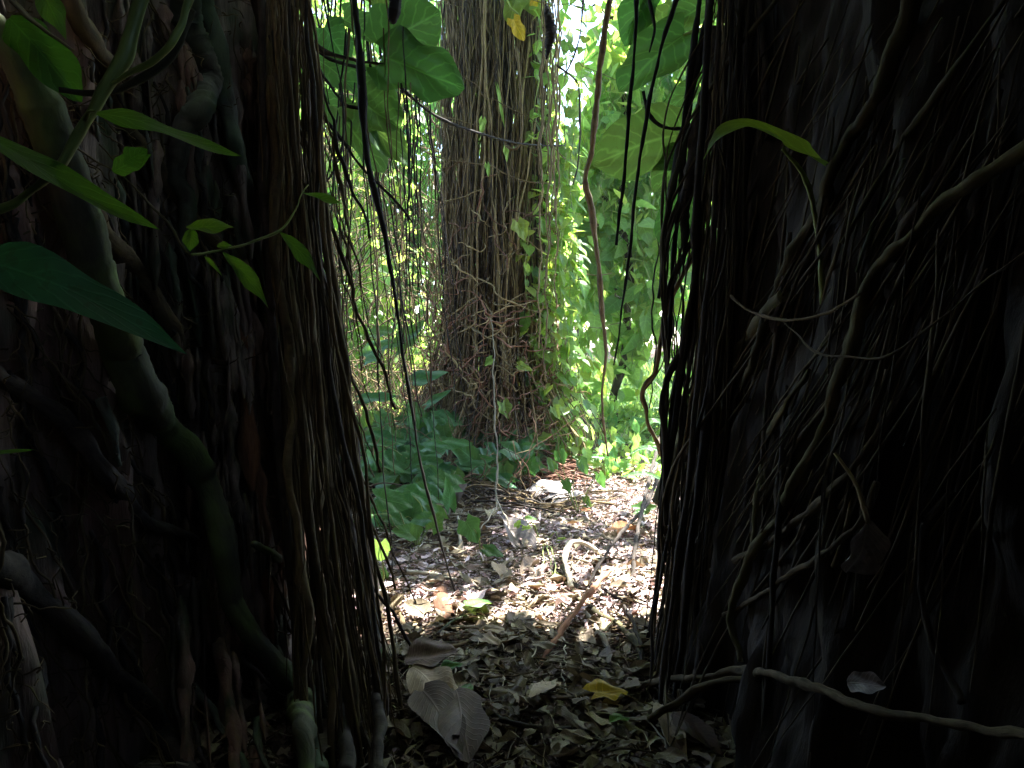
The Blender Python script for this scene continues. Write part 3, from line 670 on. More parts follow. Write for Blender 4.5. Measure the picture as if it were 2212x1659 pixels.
# dead leaf hanging on a dry stalk, right
hd = thing('hanging_dead_leaf', 'crumpled grey dead leaf hanging from a dry stalk in the right shadow', 'dead leaf', on(1803, 978, .12))
P = [on(x, y, .12) for x, y in ((1803, 978), (1849, 1046), (1876, 1130))]
mb = MB(); tube(mb, spline(P, 16), [.003, .005], 6); mb.build('stalk', M['root_tan'], hd)
B, T = on(1878, 1125, .12), on(1843, 1250, .12)
leaf_geo(B, T, .085, -ray(1860, 1190) + np.array([.5, 0, .2]), 'oval', fold=.6, ripple=.08).build('leaf', M['dead_grey'], hd)
for b, t, lab in [((1925, 598), (1950, 668), 'small grey dead leaf caught on the dark right trunk'), ((1690, 655), (1670, 720), 'tiny dry leaf stuck beside the loop of thin root'),
                  ((1830, 1475), (1910, 1480), 'dry folded leaf lodged behind the long grey ground root'), ((545, 1190), (530, 1270), 'curled dry leaf lodged against the left trunk')]:
    mb = leaf_geo(on(*b, .07), on(*t, .07), .05, -ray(*b) + np.array([.4, 0, .3]), 'oval', fold=.5, ripple=.06)
    tag(mb.build('dead_leaf', M['dead_grey']), lab, 'dead leaf')

# ------------------------------------------------------------------ free hanging roots and lianas in the opening
def hang(name, label, mat, pts, w, depth, group=None, cat='root', amp=.0022, sides=8, wl=.5, rough=.04):
    return liana(name, label, mat, pts, w, depth=depth, amp=amp, sides=sides, cat=cat, group=group, wl=wl, rough=rough)
hang('hanging_root', 'long black root with a thick upper part hanging left of the central tree', 'root_black', [(762, -30), (775, 80), (785, 250), (800, 380), (830, 500), (850, 620), (870, 760), (900, 950), (920, 1050), (960, 1200), (1000, 1330)], [12, 15, 14, 9, 7, 6, 5, 4], [3.3, 3.4, 3.3])
hang('hanging_root', 'dark root slanting right across the giant leaves to the central tree', 'root_black', [(600, 0), (700, 120), (835, 165), (940, 250), (1060, 295), (1140, 312), (1220, 315)], [8, 6, 4, 3], [3.3, 4, 5.6])
hang('hanging_root', 'dark root falling diagonally below the upper left leaves', 'root_black', [(650, 200), (720, 280), (790, 370), (850, 430), (890, 480)], [7, 6, 4], [3.2, 3.5])
hang('hanging_root', 'dark root looping close to the left edge of the opening', 'root_dark', [(735, 180), (742, 260), (735, 330), (715, 380), (690, 405), (650, 450)], [4, 5, 5], [3.1, 2.9])
hang('hanging_root', 'two-pronged twig with a dark knot under the top of the frame', 'root_black', [(852, -30), (855, 10), (850, 38), (845, 48)], [26, 22, 24, 10], [3.3])
hang('hanging_root', 'leftmost straight black cord before the right giant leaves', 'root_black', [(1378, -30), (1369, 117), (1355, 300), (1345, 400), (1332, 530)], [7, 7, 8, 6], [2.9])
hang('hanging_root', 'longer black cord crossing both right giant leaves to mid height', 'root_black', [(1470, -30), (1442, 57), (1425, 123), (1399, 233), (1379, 373), (1365, 483), (1358, 560), (1340, 700), (1325, 790)], [8, 8, 7, 6, 3], [2.9, 3.1])
hang('hanging_root', 'thick black cord with a frayed end beside the right fig', 'root_black', [(1512, -30), (1495, 140), (1472, 283), (1449, 433), (1434, 550), (1423, 645)], [11, 12, 12, 14, 16, 8], [2.8])
hang('hanging_root', 'second thick black cord lying against the right fig edge', 'root_black', [(1545, -30), (1505, 143), (1478, 330), (1460, 500), (1450, 640), (1442, 800), (1436, 960), (1425, 1080)], [12, 12, 10, 8, 7], [2.8])
hang('hanging_root', 'short black cord ending above the upper right giant leaf', 'root_black', [(1400, -20), (1410, 40), (1412, 70), (1402, 112)], [6, 6, 3], [3.0])
hang('hanging_root', 'black root hanging in front of the lower right giant leaf', 'root_black', [(1490, 380), (1475, 440), (1480, 500), (1475, 590)], [12, 14, 10, 3], [2.75])
hang('hanging_root', 'peeling brown root along the opening side of the right fig', 'root_dark', [(1545, 60), (1530, 180), (1508, 250), (1495, 350), (1480, 450), (1478, 560)], [20, 28, 24, 22, 16, 8], [2.75], rough=.12)
hang('liana', 'bare brown liana hanging in gentle bends through the middle of the opening', 'root_brown', [(1324, -30), (1309, 50), (1295, 150), (1292, 200), (1282, 283), (1277, 333), (1264, 393), (1277, 450), (1288, 533), (1296, 611), (1302, 690), (1309, 770), (1300, 860), (1312, 985)], [13, 12, 12, 11, 6, 4], [4.6, 5.2, 5.9], cat='liana')
hang('liana', 'zigzag brown liana at the right side of the opening above the grass', 'root_brown', [(1500, 545), (1462, 617), (1440, 675), (1427, 739), (1417, 797), (1393, 832), (1388, 855), (1396, 883), (1400, 915), (1414, 944), (1432, 990)], [11, 11, 10, 10, 9], [2.9, 3.4], cat='liana')
hang('liana', 'thin side twig forking off the zigzag liana', 'root_brown', [(1392, 842), (1415, 815), (1432, 785), (1436, 760)], [5, 4, 2], [3.1], cat='liana')
hang('hanging_root', 'thin pale root hanging before the central tree and forking at the ground', 'pale_root', [(1058, 690), (1070, 760), (1063, 820), (1070, 880), (1072, 973), (1074, 1082), (1058, 1110), (1040, 1143)], [1.5, 2.5, 3, 4, 3], [5.2, 4.9, 4.3], amp=.008)
hang('hanging_root', 'short right prong beside the forked pale root', 'pale_root', [(1074, 1082), (1084, 1105), (1096, 1122), (1096, 1150)], [3, 3], [4.4, 4.2])
hang('hanging_root', 'thin curved root hanging in the pale sky gap at top', 'root_dark', [(1262, -30), (1255, 60), (1240, 120), (1220, 165)], [4, 3], [5.5])
hang('hanging_root', 'hooked thin root below the sky gap', 'root_dark', [(1200, 140), (1240, 170), (1252, 200), (1252, 300), (1248, 360), (1238, 400)], [4, 4, 3], [5.2])
hang('hanging_root', 'hook-shaped root at the right flank of the central tree', 'root_brown', [(1115, 100), (1125, 200), (1126, 290), (1118, 318), (1105, 322), (1095, 315)], [5, 5, 6, 5], [5.7])
hang('dead_cluster', 'dark withered leaf cluster hanging at the top near the central tree', 'root_black', [(1180, 10), (1184, 40), (1188, 75), (1183, 110), (1180, 128)], [4, 16, 22, 12, 3], [4.8], cat='dead leaf', rough=.25)
for k in range(64):
    x = rng.uniform(640, 935); top = rng.choice([-30, -30, -30, 60, 180]); ln = rng.choice([350, 600, 850, 1050]) * rng.uniform(.6, 1.1)
    d = rng.uniform(3.2, 4.8); sl = rng.normal(.05, .07)
    hang('hanging_root', 'thin dark root in the curtain hanging left of the central tree', 'root_black' if rng.uniform() < .6 else 'root_brown',
         [(x, top), (x + sl * ln * .5, top + ln * .5), (x + sl * ln, top + ln)], [rng.uniform(2, 4.6), rng.uniform(1.5, 3)], [d], group='curtain of thin roots left of the central tree', amp=.009, sides=5, wl=1.2)
for k in range(16):
    x = rng.uniform(1170, 1210) if k < 9 else rng.uniform(1400, 1520); ln = rng.uniform(300, 900); d = rng.uniform(4.6, 5.6) if k < 9 else rng.uniform(2.9, 3.3)
    lab = 'thin root hanging close along the right side of the central tree' if k < 9 else 'thin root hanging between the zigzag liana and the right fig'
    y0 = -30 if k < 9 else rng.uniform(400, 600)
    hang('hanging_root', lab, 'root_tan' if k < 9 else 'root_dark', [(x, y0), (x - 4, y0 + ln * .5), (x - 10, y0 + ln)], [3, 4, 3], [d], group='thin roots ' + ('beside the central tree' if k < 9 else 'beside the right fig'), amp=.01, sides=5)

# ------------------------------------------------------------------ central tree
CT = np.array([-.16, 6.6, 0.0])
ct = thing('root_wrapped_tree', 'central tree wrapped in hundreds of hanging brown roots, flaring to a tangled foot', 'tree', CT + np.array([0, 0, gh(CT[0], CT[1])]))
n = 90; z = np.linspace(-.1, 9, n)
core = np.stack([CT[0] + .03 * np.sin(z * .8), CT[1] + .04 * np.cos(z), z], -1)
mb = MB(); tube(mb, core, .17 + .2 * np.exp(-z / .5) + .02 * np.sin(z * 4), 28, .05); mb.build('trunk', M['trunk_mid'], ct)
def ring_strand(th, r0, z0, z1, drift, fl, n=34, amp=.02, wl=.8):
    z = np.linspace(z0, z1, n); g = gh(CT[0], CT[1])
    rr = r0 + fl * np.clip((1.25 - (z - g)) / 1.25, 0, 1) ** 2.2
    t = th + drift * (z0 - z) / 4
    P = np.stack([CT[0] + rr * np.cos(t), CT[1] + rr * np.sin(t) * .9, z], -1)
    P = wob(P, amp, wl); P[:, 2] = np.maximum(P[:, 2], gh(P[:, 0], P[:, 1]) - .02)
    return P
sp = []
clumps = rng.uniform(0, 2 * PI, 30)
for k in range(760):
    th = rng.choice(clumps) + rng.normal(0, .06) if rng.uniform() < .82 else rng.uniform(0, 2 * PI)
    if rng.uniform() < .72: th = -abs(((th + PI) % (2 * PI)) - PI)   # more on the near side
    r0 = rng.uniform(.24, .47) if rng.uniform() < .9 else rng.uniform(.45, .58); z0 = rng.uniform(4.6, 5.6) if rng.uniform() < .7 else rng.uniform(1.5, 4.5)
    z1 = gh(CT[0], CT[1]) - .1 if rng.uniform() < .85 else rng.uniform(.6, 2.5)
    r = rng.choice([.003, .0045, .006, .009], p=[.35, .37, .22, .06])
    sp.append((r, ring_strand(th, r0, z0, z1, rng.normal(0, .35) if rng.uniform() < .7 else rng.normal(0, 1.3), rng.uniform(.0, .6), amp=rng.uniform(.008, .03), wl=rng.uniform(.8, 2.2)),
               rng.choice(['root_brown', 'root_tan', 'root_dark'], p=[.4, .36, .24])))
sp.sort(key=lambda s: -s[0] + (s[1][:, 1].mean() - 6.6) * .01)
for k, (r, P, mat) in enumerate(sp[:96]):
    mb = MB(); tube(mb, P, [r, r], 6, .05); mb.build('aerial_root', M[mat], ct)
for mat, nm in (('root_brown', 'fine_brown_roots'), ('root_tan', 'fine_tan_roots'), ('root_dark', 'fine_dark_roots')):
    mb = MB()
    for r, P, mm in sp[96:]:
        if mm == mat: tube(mb, P, [r, r * .8], 4)
    tag(mb.build(nm, M[mat], ct), kind='stuff')
# tangled red-brown loops low on the tree
mb = MB(); mb2 = MB()
for k in range(330):
    th = rng.uniform(-PI, 0) if rng.uniform() < .85 else rng.uniform(0, PI); z = gh(CT[0], CT[1]) + abs(rng.normal(0, .75)) + .02; r0 = .5 + .45 * math.exp(-z * 1.1) * rng.uniform(.3, 1.1)
    p = np.array([CT[0] + r0 * math.cos(th), CT[1] + r0 * math.sin(th), z]); l = rng.uniform(.3, 1.1)
    d = np.array([-math.sin(th), math.cos(th), 0]) * rng.choice([-1, 1]) * l * rng.uniform(.1, .7); up = np.array([0, 0, rng.uniform(-.8, .5) * l])
    P = spline([p, p + d * .4 + up * .2 + np.array([0, -.08, -.05]), p + d * .8 + up * .8, p + d + up], 22)
    P = wob(P, .03, .5); P[:, 2] = np.maximum(P[:, 2], gh(P[:, 0], P[:, 1]) + .005)
    tube(mb if k % 2 else mb2, P, [.004, rng.uniform(.004, .009), .003], 5)
tag(mb.build('tangled_red_roots', M['root_red'], ct), kind='stuff'); tag(mb2.build('tangled_tan_roots', M['root_tan'], ct), kind='stuff')
# loose net of bare stems left of the tree, over the bank
mb = MB(); mb2 = MB()
for k in range(440):
    x = CT[0] - rng.uniform(.35, 1.7); y = rng.uniform(5.9, 8.2); z0 = rng.uniform(.3, 4.2) if k < 260 else gh(-1, 6.5) + abs(rng.normal(0, .4))
    l = rng.uniform(.5, 2.2); a = rng.normal(0, .55) if rng.uniform() < .7 else rng.uniform(-1.5, 1.5)
    p = np.array([x, y, z0]); q = p + np.array([math.sin(a) * l, rng.normal(0, .2), -math.cos(a) * l])
    m_ = (p + q) / 2 + rng.normal(0, .12, 3)
    P = wob(spline([p, m_, q], 20), .03, .7); P[:, 2] = np.maximum(P[:, 2], gh(P[:, 0], P[:, 1]) + .01)
    tube(mb if k % 3 else mb2, P, rng.uniform(.0025, .006), 4)
t = thing('bare_stem_thicket', 'airy thicket of bare criss-crossing stems left of the central tree', 'thicket', (-1.2, 6.8, gh(-1.2, 6.8)))
tag(mb.build('brown_stems', M['root_brown'], t), kind='stuff'); tag(mb2.build('pale_stems', M['root_tan'], t), kind='stuff')
# matted roots over the bank
mb = MB(); mb2 = MB()
for k in range(1100):
    x = rng.uniform(-2.2, .35); y = rng.uniform(4.9, 7.2); p = np.array([x, y, 0.]); a = rng.uniform(0, PI); l = rng.uniform(.15, .8)
    q = p + np.array([math.cos(a) * l, math.sin(a) * l * .6, 0])
    P = spline([p, (p + q) / 2 + rng.normal(0, .06, 3), q], 12); P = wob(P, .02, .3)
    P[:, 2] = gh(P[:, 0], P[:, 1]) + rng.uniform(.0, .09) + .06 * np.sin(np.linspace(0, PI, 12)) * rng.uniform(0, 1.2)
    tube(mb if k % 2 else mb2, P, rng.uniform(.003, .007), 4)
tag(mb.build('root_mat', M['root_brown']), 'matted brown roots over the bank at the foot of the central tree', 'roots', kind='stuff')
tag(mb2.build('twig_mat', M['root_dark']), 'pale dry twigs matted over the bank', 'twigs', kind='stuff')

mb = MB(); mb2 = MB()
for k in range(520):
    x = rng.uniform(-2.2, .1); y = rng.uniform(5.2, 6.6); h_ = rng.uniform(.1, .75); a = rng.normal(0, .6)
    p = np.array([x, y, gh(x, y) - .02]); q = p + np.array([math.sin(a) * h_, rng.normal(0, .15), h_ * rng.uniform(.2, 1)])
    P = wob(spline([p, (p + q) / 2 + rng.normal(0, .07, 3), q], 12), .012, .3)
    tube(mb if k % 4 else mb2, P, [.005, rng.uniform(.002, .005), .002], 4)
t = thing('dry_undergrowth', 'dark dry stems and rootlets standing on the bank left of the central tree', 'undergrowth', (-1, 5.9, gh(-1, 5.9)))
tag(mb.build('brown_stems', M['root_brown'], t), kind='stuff'); tag(mb2.build('red_stems', M['root_red'], t), kind='stuff')

# ------------------------------------------------------------------ foliage: vines and trees behind
def vine_curtain(mb, stems, x0, x1, y0, y1, z0, z1, nst, step, size, kind='heart', keep=None, droop=.3):
    for k in range(nst):
        x = rng.uniform(x0, x1); y = rng.uniform(y0, y1); za = rng.uniform(z0 + (z1 - z0) * .35, z1); L = rng.uniform(.6, 2.6)
        zb = max(za - L, z0); n_ = max(2, int((za - zb) / step))
        z = np.linspace(za, zb, n_); P = np.stack([x + .12 * np.sin(z * 2.3 + k) + (za - z) * (k % 7 - 3) * .09 + rng.normal(0, .02, n_), y + .1 * np.cos(z * 2 + k), z], -1)
        if keep is not None:
            P = P[keep(P)];
            if len(P) < 2: continue
        if stems is not None: tube(stems, P, .004, 4)
        m_ = len(P); side = rnd_dir(m_, (0, -.3, 0)); pos = P + side * rng.uniform(.02, .16, (m_, 1))
        tip = norm(side * .8 + np.array([0, 0, -.8]) + rng.normal(0, .5, (m_, 3)))
        nr = norm(side * .6 + np.array([.1, -.45, .5]) + rng.normal(0, .5, (m_, 3)))
        leaves(mb, pos, tip, nr, size * rng.uniform(.4, 1.4, m_), rng.uniform(.68, .9, m_), kind, 4, 2, .3, droop)

def seen(P):
    """where points fall in the photo"""
    v = P - CAM; d = v @ FWD; return CX + FPX * v[:, 0] / d, CY - FPX * (v @ UPV) / d
def gap_keep(P):
    """open foliage: leave a patch of sky between the vines"""
    th = P[:, 0] / P[:, 1]; el = (P[:, 2] - 1.2) / P[:, 1]
    g = ((th > .055) & (th < .108) & (el > .30 + .03 * np.sin(P[:, 0] * 9)))
    g |= ((th > .066) & (th < .092) & (el > .25))
    return ~(g & (rng.uniform(0, 1, len(P)) < .98))

def vine_tree(name, label, x, y, r, h, spread, nst, size, mat='leaf_vine', step=.085, group=None, keep=None, z0=None, trunk=.16, y1=None):
    g = float(gh(x, y)); t = thing(name, label, 'tree', (x, y, g), group)
    mb = MB(); P = wob(spline([(x, y, g - .1), (x + .1, y, h * .4), (x - .1, y + .1, h)], 30), .05, 2.5)
    tube(mb, P, [trunk * .7, trunk * .5, trunk * .3], 14, .05); 
    for k in range(7):
        zz = h * rng.uniform(.3, .95); a = rng.uniform(0, 2 * PI); b_ = np.array([math.cos(a), math.sin(a), .5]) * spread * .8
        i_ = int(zz / h * 29); tube(mb, wob(spline([P[i_], P[i_] + b_ * .5 + np.array([0, 0, .1]), P[i_] + b_], 12), .03, .8), [trunk * .4, trunk * .1], 6)
    mb.build('trunk', M['root_olive'], t)
    f = MB(); s = MB()
    vine_curtain(f, s, x - spread, x + spread, y - spread * .5, y + spread * .5, g + .15 if z0 is None else z0, h, nst, step, size, keep=keep)
    f.build('foliage', M[mat], t)
    if s.n: tag(s.build('vine_stems', M['green_stem'], t), kind='stuff')
    return t

vine_tree('vine_covered_tree', 'slender tree under a curtain of heart-shaped leaves right of the central tree', 1.25, 8.7, .3, 5.6, .75, 130, .19, trunk=.08, keep=gap_keep)
vine_tree('vine_covered_tree', 'leafy vine-draped tree behind the right giant leaves', 2.3, 9.3, .3, 6.0, .9, 105, .2, mat='leaf_cool', keep=gap_keep, z0=1.5)
vine_tree('vine_covered_tree', 'tree draped in small bright leaves, far left of the central tree', -2.9, 10.2, .3, 6.5, 1.0, 210, .14)
vine_tree('vine_covered_tree', 'tree draped in small bright leaves, just left of the central tree', -1.5, 10.4, .3, 6.5, 1.0, 210, .14, mat='leaf_cool')
vine_tree('vine_covered_tree', 'thin young tree hung with sunlit leaves behind the bare stem thicket', -2.1, 8.6, .3, 4.6, .9, 95, .12, trunk=.06)
vine_tree('vine_covered_tree', 'vine-covered tree hidden mostly behind the central tree', 0.1, 11.5, .3, 6.5, .9, 110, .13, keep=gap_keep)

def bushy(name, label, x, y, rx, rz, zc, n, size, mat, cat='tree', keep=None):
    g = float(gh(x, y)); t = thing(name, label, cat, (x, y, g))
    mb = MB(); P = wob(spline([(x, y, g - .1), (x, y, zc)], 20), .06, 2); tube(mb, P, [.16, .08] if cat == 'tree' else [.03, .02], 10, .05)
    nc = 16 if cat == 'tree' else 6
    f = MB(); cc = np.array([x, y, zc]) + rng.normal(0, .5, (nc, 3)) * np.array([rx, rx * .7, rz])
    for c in cc:
        tube(mb, wob(spline([P[int(rng.integers(8, 20))], (P[12] + c) / 2, c], 10), .03, .8), [.05, .015] if cat == 'tree' else [.01, .005], 6)
    mb.build('trunk' if cat == 'tree' else 'stem', M['trunk_mid'], t)
    q = cc[rng.integers(0, nc, n)] + rnd_dir(n) * rng.uniform(.3, 1, (n, 1)) ** .5 * np.array([rx, rx, rz]) * rng.uniform(.35, .6)
    if keep is not None: q = q[keep(q)]
    q = q[q[:, 2] > gh(q[:, 0], q[:, 1]) + .05]; n = len(q)
    leaves(f, q, rnd_dir(n, (0, 0, -.9)), rnd_dir(n, (.2, -.2, 1.0), .7), size * rng.uniform(.6, 1.3, n), rng.uniform(.45, .8, n), 'oval' if cat == 'tree' else 'heart', 3, 2, .3, .3)
    f.build('foliage', M[mat], t)
    return t
for a in [('broadleaf_tree', 'pale far tree at the left end of the bright clearing', -5.6, 17, 2.6, 3.2, 4.0, 1500, .24, 'leaf_far'),
          ('broadleaf_tree', 'pale far tree behind the left vine-draped trees', -3.0, 19, 2.6, 3.5, 4.4, 1500, .26, 'leaf_far'),
          ('broadleaf_tree', 'pale far tree straight behind the central tree', -.2, 20, 2.4, 3.5, 4.0, 2000, .26, 'leaf_far'),
          ('broadleaf_tree', 'pale far tree seen through the sky gap', 2.0, 22, 2.2, 3.0, 3.2, 1600, .26, 'leaf_far'),
          ('broadleaf_tree', 'pale far tree behind the grassy slope', 4.8, 19, 2.6, 3.4, 4.6, 1500, .26, 'leaf_far'),
          ('broadleaf_tree', 'far tree at the right end of the clearing', 7.6, 17, 2.6, 3.2, 4.2, 2600, .26, 'leaf_far')]:
    bushy(*a, keep=gap_keep)
for a in [('shrub', 'low bright shrub left of the bare stem thicket', -2.9, 8.3, .8, .7, .8, 700, .12, 'leaf_vine'),
          ('shrub', 'low leafy shrub behind the bare stem thicket', -1.6, 9.0, .9, .7, .9, 800, .12, 'leaf_vine'),
          ('shrub', 'green shrub at the foot of the slender vine-covered tree', .95, 7.8, .5, .35, .45, 420, .09, 'leaf_vine'),
          ('shrub', 'dark shrub beyond the grass at right', 3.4, 13.5, 1.1, .9, 1.9, 1100, .11, 'leaf_low')]:
    bushy(*a, cat='shrub')

# climbers on the right flank of the central tree
cv = thing('climbing_vine', 'bright heart-leaved vine climbing the right flank of the central tree', 'vine', (.4, 6.2, gh(.4, 6.2)))
f = MB(); s = MB()
for k in range(84):
    x = CT[0] + rng.uniform(.3, .75); y = CT[1] - rng.uniform(.0, .5); za = rng.uniform(1.0, 3.2) if k % 4 else rng.uniform(3, 5); zb = max(.25, za - rng.uniform(.5, 1.6))
    n_ = int((za - zb) / .09); z = np.linspace(za, zb, max(n_, 3)); m_ = len(z)
    P = np.stack([x + .05 * np.sin(z * 4 + k) + .35 * np.clip(.9 - z, 0, 1), y + .05 * np.cos(z * 3 + k) - .2 * np.clip(.9 - z, 0, 1), z], -1)
    P[:, 2] = np.maximum(P[:, 2], gh(P[:, 0], P[:, 1]) + .05); tube(s, P, .003, 4)
    side = rnd_dir(m_, (.4, -.5, 0)); leaves(f, P + side * .05, side + np.array([0, 0, -.8]), side * .4 + np.array([.3, -.3, .8]), .115 * rng.uniform(.5, 1.25, m_), .8, 'heart', 6, 4, .25, .3)
f.build('foliage', M['leaf_vine'], cv); tag(s.build('stems', M['green_stem'], cv), kind='stuff')
# a few leaves on bare front of the tree
yl = thing('yellowing_climber', 'green and yellow leaves at the top of the central tree', 'climbing plant', W(1100, 30, 5.9))
leaf_part(yl, (1120, -20), (1100, 45), 50, 5.9, 'leaf_vine'); leaf_part(yl, (1108, 42), (1132, 84), 30, 5.85, 'leaf_yellow').__setitem__('label', 'yellow leaf')
leaf_part(yl, (1160, -20), (1150, 20), 24, 5.9, 'leaf_yellow'); leaf_part(yl, (1130, -30), (1165, 30), 50, 6.0, 'leaf_vine')
stem_part(yl, [(1085, -30), (1100, 10), (1120, 30)], [5.9], [4])
sv = thing('leaf_sprigs', 'few scattered small green leaves on the front of the central tree', 'vine', W(1050, 600, 5.9))
for b, t, w in [((1043, 258), (1040, 290), 16), ((1052, 355), (1056, 382), 12), ((1118, 480), (1135, 520), 40), ((1092, 320), (1096, 350), 12), ((1075, 195), (1092, 275), 8), ((1120, 790), (1150, 800), 22),
                ((1063, 775), (1046, 790), 18), ((1085, 870), (1100, 905), 34), ((1150, 940), (1160, 965), 20), ((1195, 880), (1210, 905), 24)]:
    leaf_part(sv, b, t, w, 5.85, 'leaf_vine', 'heart', tilt=(.3, 0, .6))

# ------------------------------------------------------------------ low leafy plants on the bank and the path edge
def low_plant(label, leaves_, root, mat='leaf_low', d_off=0.0, group=None):
    """leaves_: (x, y, long, high, angle) in photo measures around one foot"""
    F0 = G(*root); t = thing('heart_leaf_plant', label, 'plant', F0, group)
    d = (F0 - CAM) @ FWD
    for (x, y, lw, hh, ang) in leaves_:
        a = R(ang); dd = d + d_off + rng.uniform(-.15, .1)
        g0 = G(x, y) if y > HZ + 60 else None
        if g0 is not None: dd = min(dd, (g0 - CAM) @ FWD - .06)
        b = (x - math.cos(a) * lw / 2, y + math.sin(a) * lw / 2); e = (x + math.cos(a) * lw / 2, y - math.sin(a) * lw / 2)
        lf = leaf_part(t, b, e, hh, dd, mat, 'heart', dt=rng.uniform(-.03, .03), tilt=(rng.normal(0, .3), 0, .8), nu=12, nv=8, droop=.15, fold=.15)
        B = W(b[0], b[1], dd)
        mb = MB(); mid = (B + F0) / 2 + np.array([rng.normal(0, .03), 0, .06]); tube(mb, wob(spline([F0, mid, B], 14), .004, .2), [.004, .0025], 6); mb.build('petiole', M['green_stem'], lf)
low_plant('cluster of glossy round leaves low at the left edge of the path', [(826, 1066, 50, 40, 150), (858, 1086, 72, 58, -15), (915, 1074, 60, 46, -20), (906, 1123, 40, 36, 190), (944, 1123, 44, 40, 60), (870, 1149, 52, 44, 170), (900, 1150, 36, 30, -80)], (900, 1190))
low_plant('few dull green leaves hard against the left roots', [(821, 1194, 44, 48, -90), (829, 1256, 44, 22, -85), (790, 1120, 40, 30, 30)], (830, 1290))
low_plant('sunlit blue-green leaf pair in the middle of the path', [(1020, 1150, 54, 52, -60), (1069, 1194, 44, 32, -20)], (1045, 1225))
low_plant('leafy stems on the bank left of the tangled foot', [(800, 1008, 46, 28, -30), (862, 1002, 40, 24, -25), (904, 987, 34, 26, -30), (942, 961, 50, 32, 10), (995, 957, 56, 30, 5), (840, 957, 76, 16, 0), (1040, 999, 34, 26, -20)], (930, 1030), d_off=-.2)
low_plant('upright stalks with long pale leaves left of the central tree', [(822, 858, 78, 30, 5), (930, 812, 82, 40, 15), (949, 857, 60, 22, 35), (905, 910, 82, 28, 0), (901, 884, 44, 26, -30), (888, 720, 84, 44, 45), (830, 716, 48, 34, 10)], (900, 960), d_off=-.4)
low_plant('mottled hole-eaten leaf on a stalk in the bare stem thicket', [(818, 752, 66, 52, 35)], (850, 960))
low_plant('small green leaves in the sun at the right of the bank', [(1262, 1010, 36, 28, -60), (1226, 1052, 30, 22, -70), (1270, 1085, 26, 16, -60), (1264, 1100, 24, 20, 200), (1190, 1000, 30, 24, 120), (1213, 990, 30, 30, -70), (1300, 1040, 34, 22, -70)], (1250, 1120))
low_plant('bright sunlit leaf at the foot of the right fig', [(1397, 1097, 46, 34, 10), (1330, 1180, 18, 12, 40)], (1400, 1140))
low_plant('tiny sprouting green leaves in the sunlit litter', [(1215, 1165, 20, 14, 20), (1150, 1120, 24, 14, 0), (1120, 1130, 18, 14, 60), (1205, 1243, 20, 16, 0), (1206, 1270, 20, 22, -70), (1163, 1256, 18, 16, 200), (1140, 1140, 20, 12, 10)], (1170, 1175), mat='leaf_vine')
for k in range(42):
    x0 = rng.uniform(770, 1000); y0 = rng.uniform(940, 1200)
    if k > 17: x0 = rng.uniform(800, 1190); y0 = rng.uniform(930, 1060)
    if y0 > 1120: x0 = rng.uniform(800, 930)
    low_plant('small leafy plant in the shade at the foot of the bank', [(x0 + rng.normal(0, 34), y0 - rng.uniform(5, 70), rng.uniform(36, 70), rng.uniform(28, 52), rng.uniform(-90, 200)) for _ in range(int(rng.integers(3, 7)))], (x0, y0 + 10), mat='leaf_low', group='small leafy plants along the shaded bank')
for k in range(12):
    x0 = rng.uniform(1120, 1390); y0 = rng.uniform(960, 1060)
    low_plant('small green seedling at the sunny foot of the central tree', [(x0 + rng.normal(0, 22), y0 - rng.uniform(5, 60), rng.uniform(22, 38), rng.uniform(18, 28), rng.uniform(-100, 30)) for _ in range(int(rng.integers(3, 7)))], (x0, y0 + 10), mat='leaf_cool', group='green seedlings on the sunny side of the bank')
ap = thing('strap_leaf_plant', 'plant with arching strap leaves leaning out from the right fig over the path', 'plant', G(1440, 1180))
for mid, wd, d in [([(1440, 930, 0), (1425, 912, 0), (1405, 912, 0), (1382, 935, 0)], [4, 16, 18, 3], 3.4), ([(1450, 990, 0), (1420, 972, 0), (1390, 968, 0), (1362, 980, 0)], [3, 12, 14, 3], 3.5),
                   ([(1445, 1045, 0), (1410, 1028, 0), (1375, 1024, 0), (1342, 1030, 0)], [3, 14, 16, 3], 3.4), ([(1470, 915, 0), (1440, 885, 0), (1410, 880, 0)], [3, 14, 3], 3.5), ([(1460, 840, 0), (1440, 812, 0), (1428, 800, 0)], [3, 12, 3], 3.3)]:
    arch_leaf(ap, mid, wd, d, 'leaf_low')
stem_part(ap, [(1455, 1150), (1450, 1050), (1448, 950), (1460, 850)], [3.3, 3.4], [7, 5])

mb = MB()     # ground cover: small leaves right of the bank
n_ = 4200; x = rng.uniform(.1, 4.5, n_); y = rng.uniform(5.4, 12, n_); keepm = (x > .15 + (y - 5.4) * .06) & ~((x < 1.05) & (y < 5.9)); x, y = x[keepm], y[keepm]; n_ = len(x)
P = np.stack([x, y, gh(x, y) + rng.uniform(.0, .28, n_) ** 1.3], -1)
leaves(mb, P, rnd_dir(n_, (0, -.3, .1)), rnd_dir(n_, (0, -.2, 1.2), .6), rng.uniform(.04, .11, n_), .7, 'heart', 4, 2, .2, .3)
n_ = 2600; x = rng.uniform(-5, -.9, n_); y = rng.uniform(6.6, 13, n_)
P = np.stack([x, y, gh(x, y) + rng.uniform(.0, .4, n_)], -1)
leaves(mb, P, rnd_dir(n_, (0, -.3, .1)), rnd_dir(n_, (0, -.2, 1.2), .6), rng.uniform(.05, .13, n_), .7, 'heart', 4, 2, .2, .3)
tag(mb.build('ground_cover', M['leaf_vine']), 'low carpet of small green leaves beyond the bank', 'ground cover', kind='stuff')
mb = MB(); n_ = 15000; x = rng.uniform(.8, 6, n_); y = rng.uniform(8.5, 16, n_)
P = np.stack([x, y, gh(x, y)], -1)
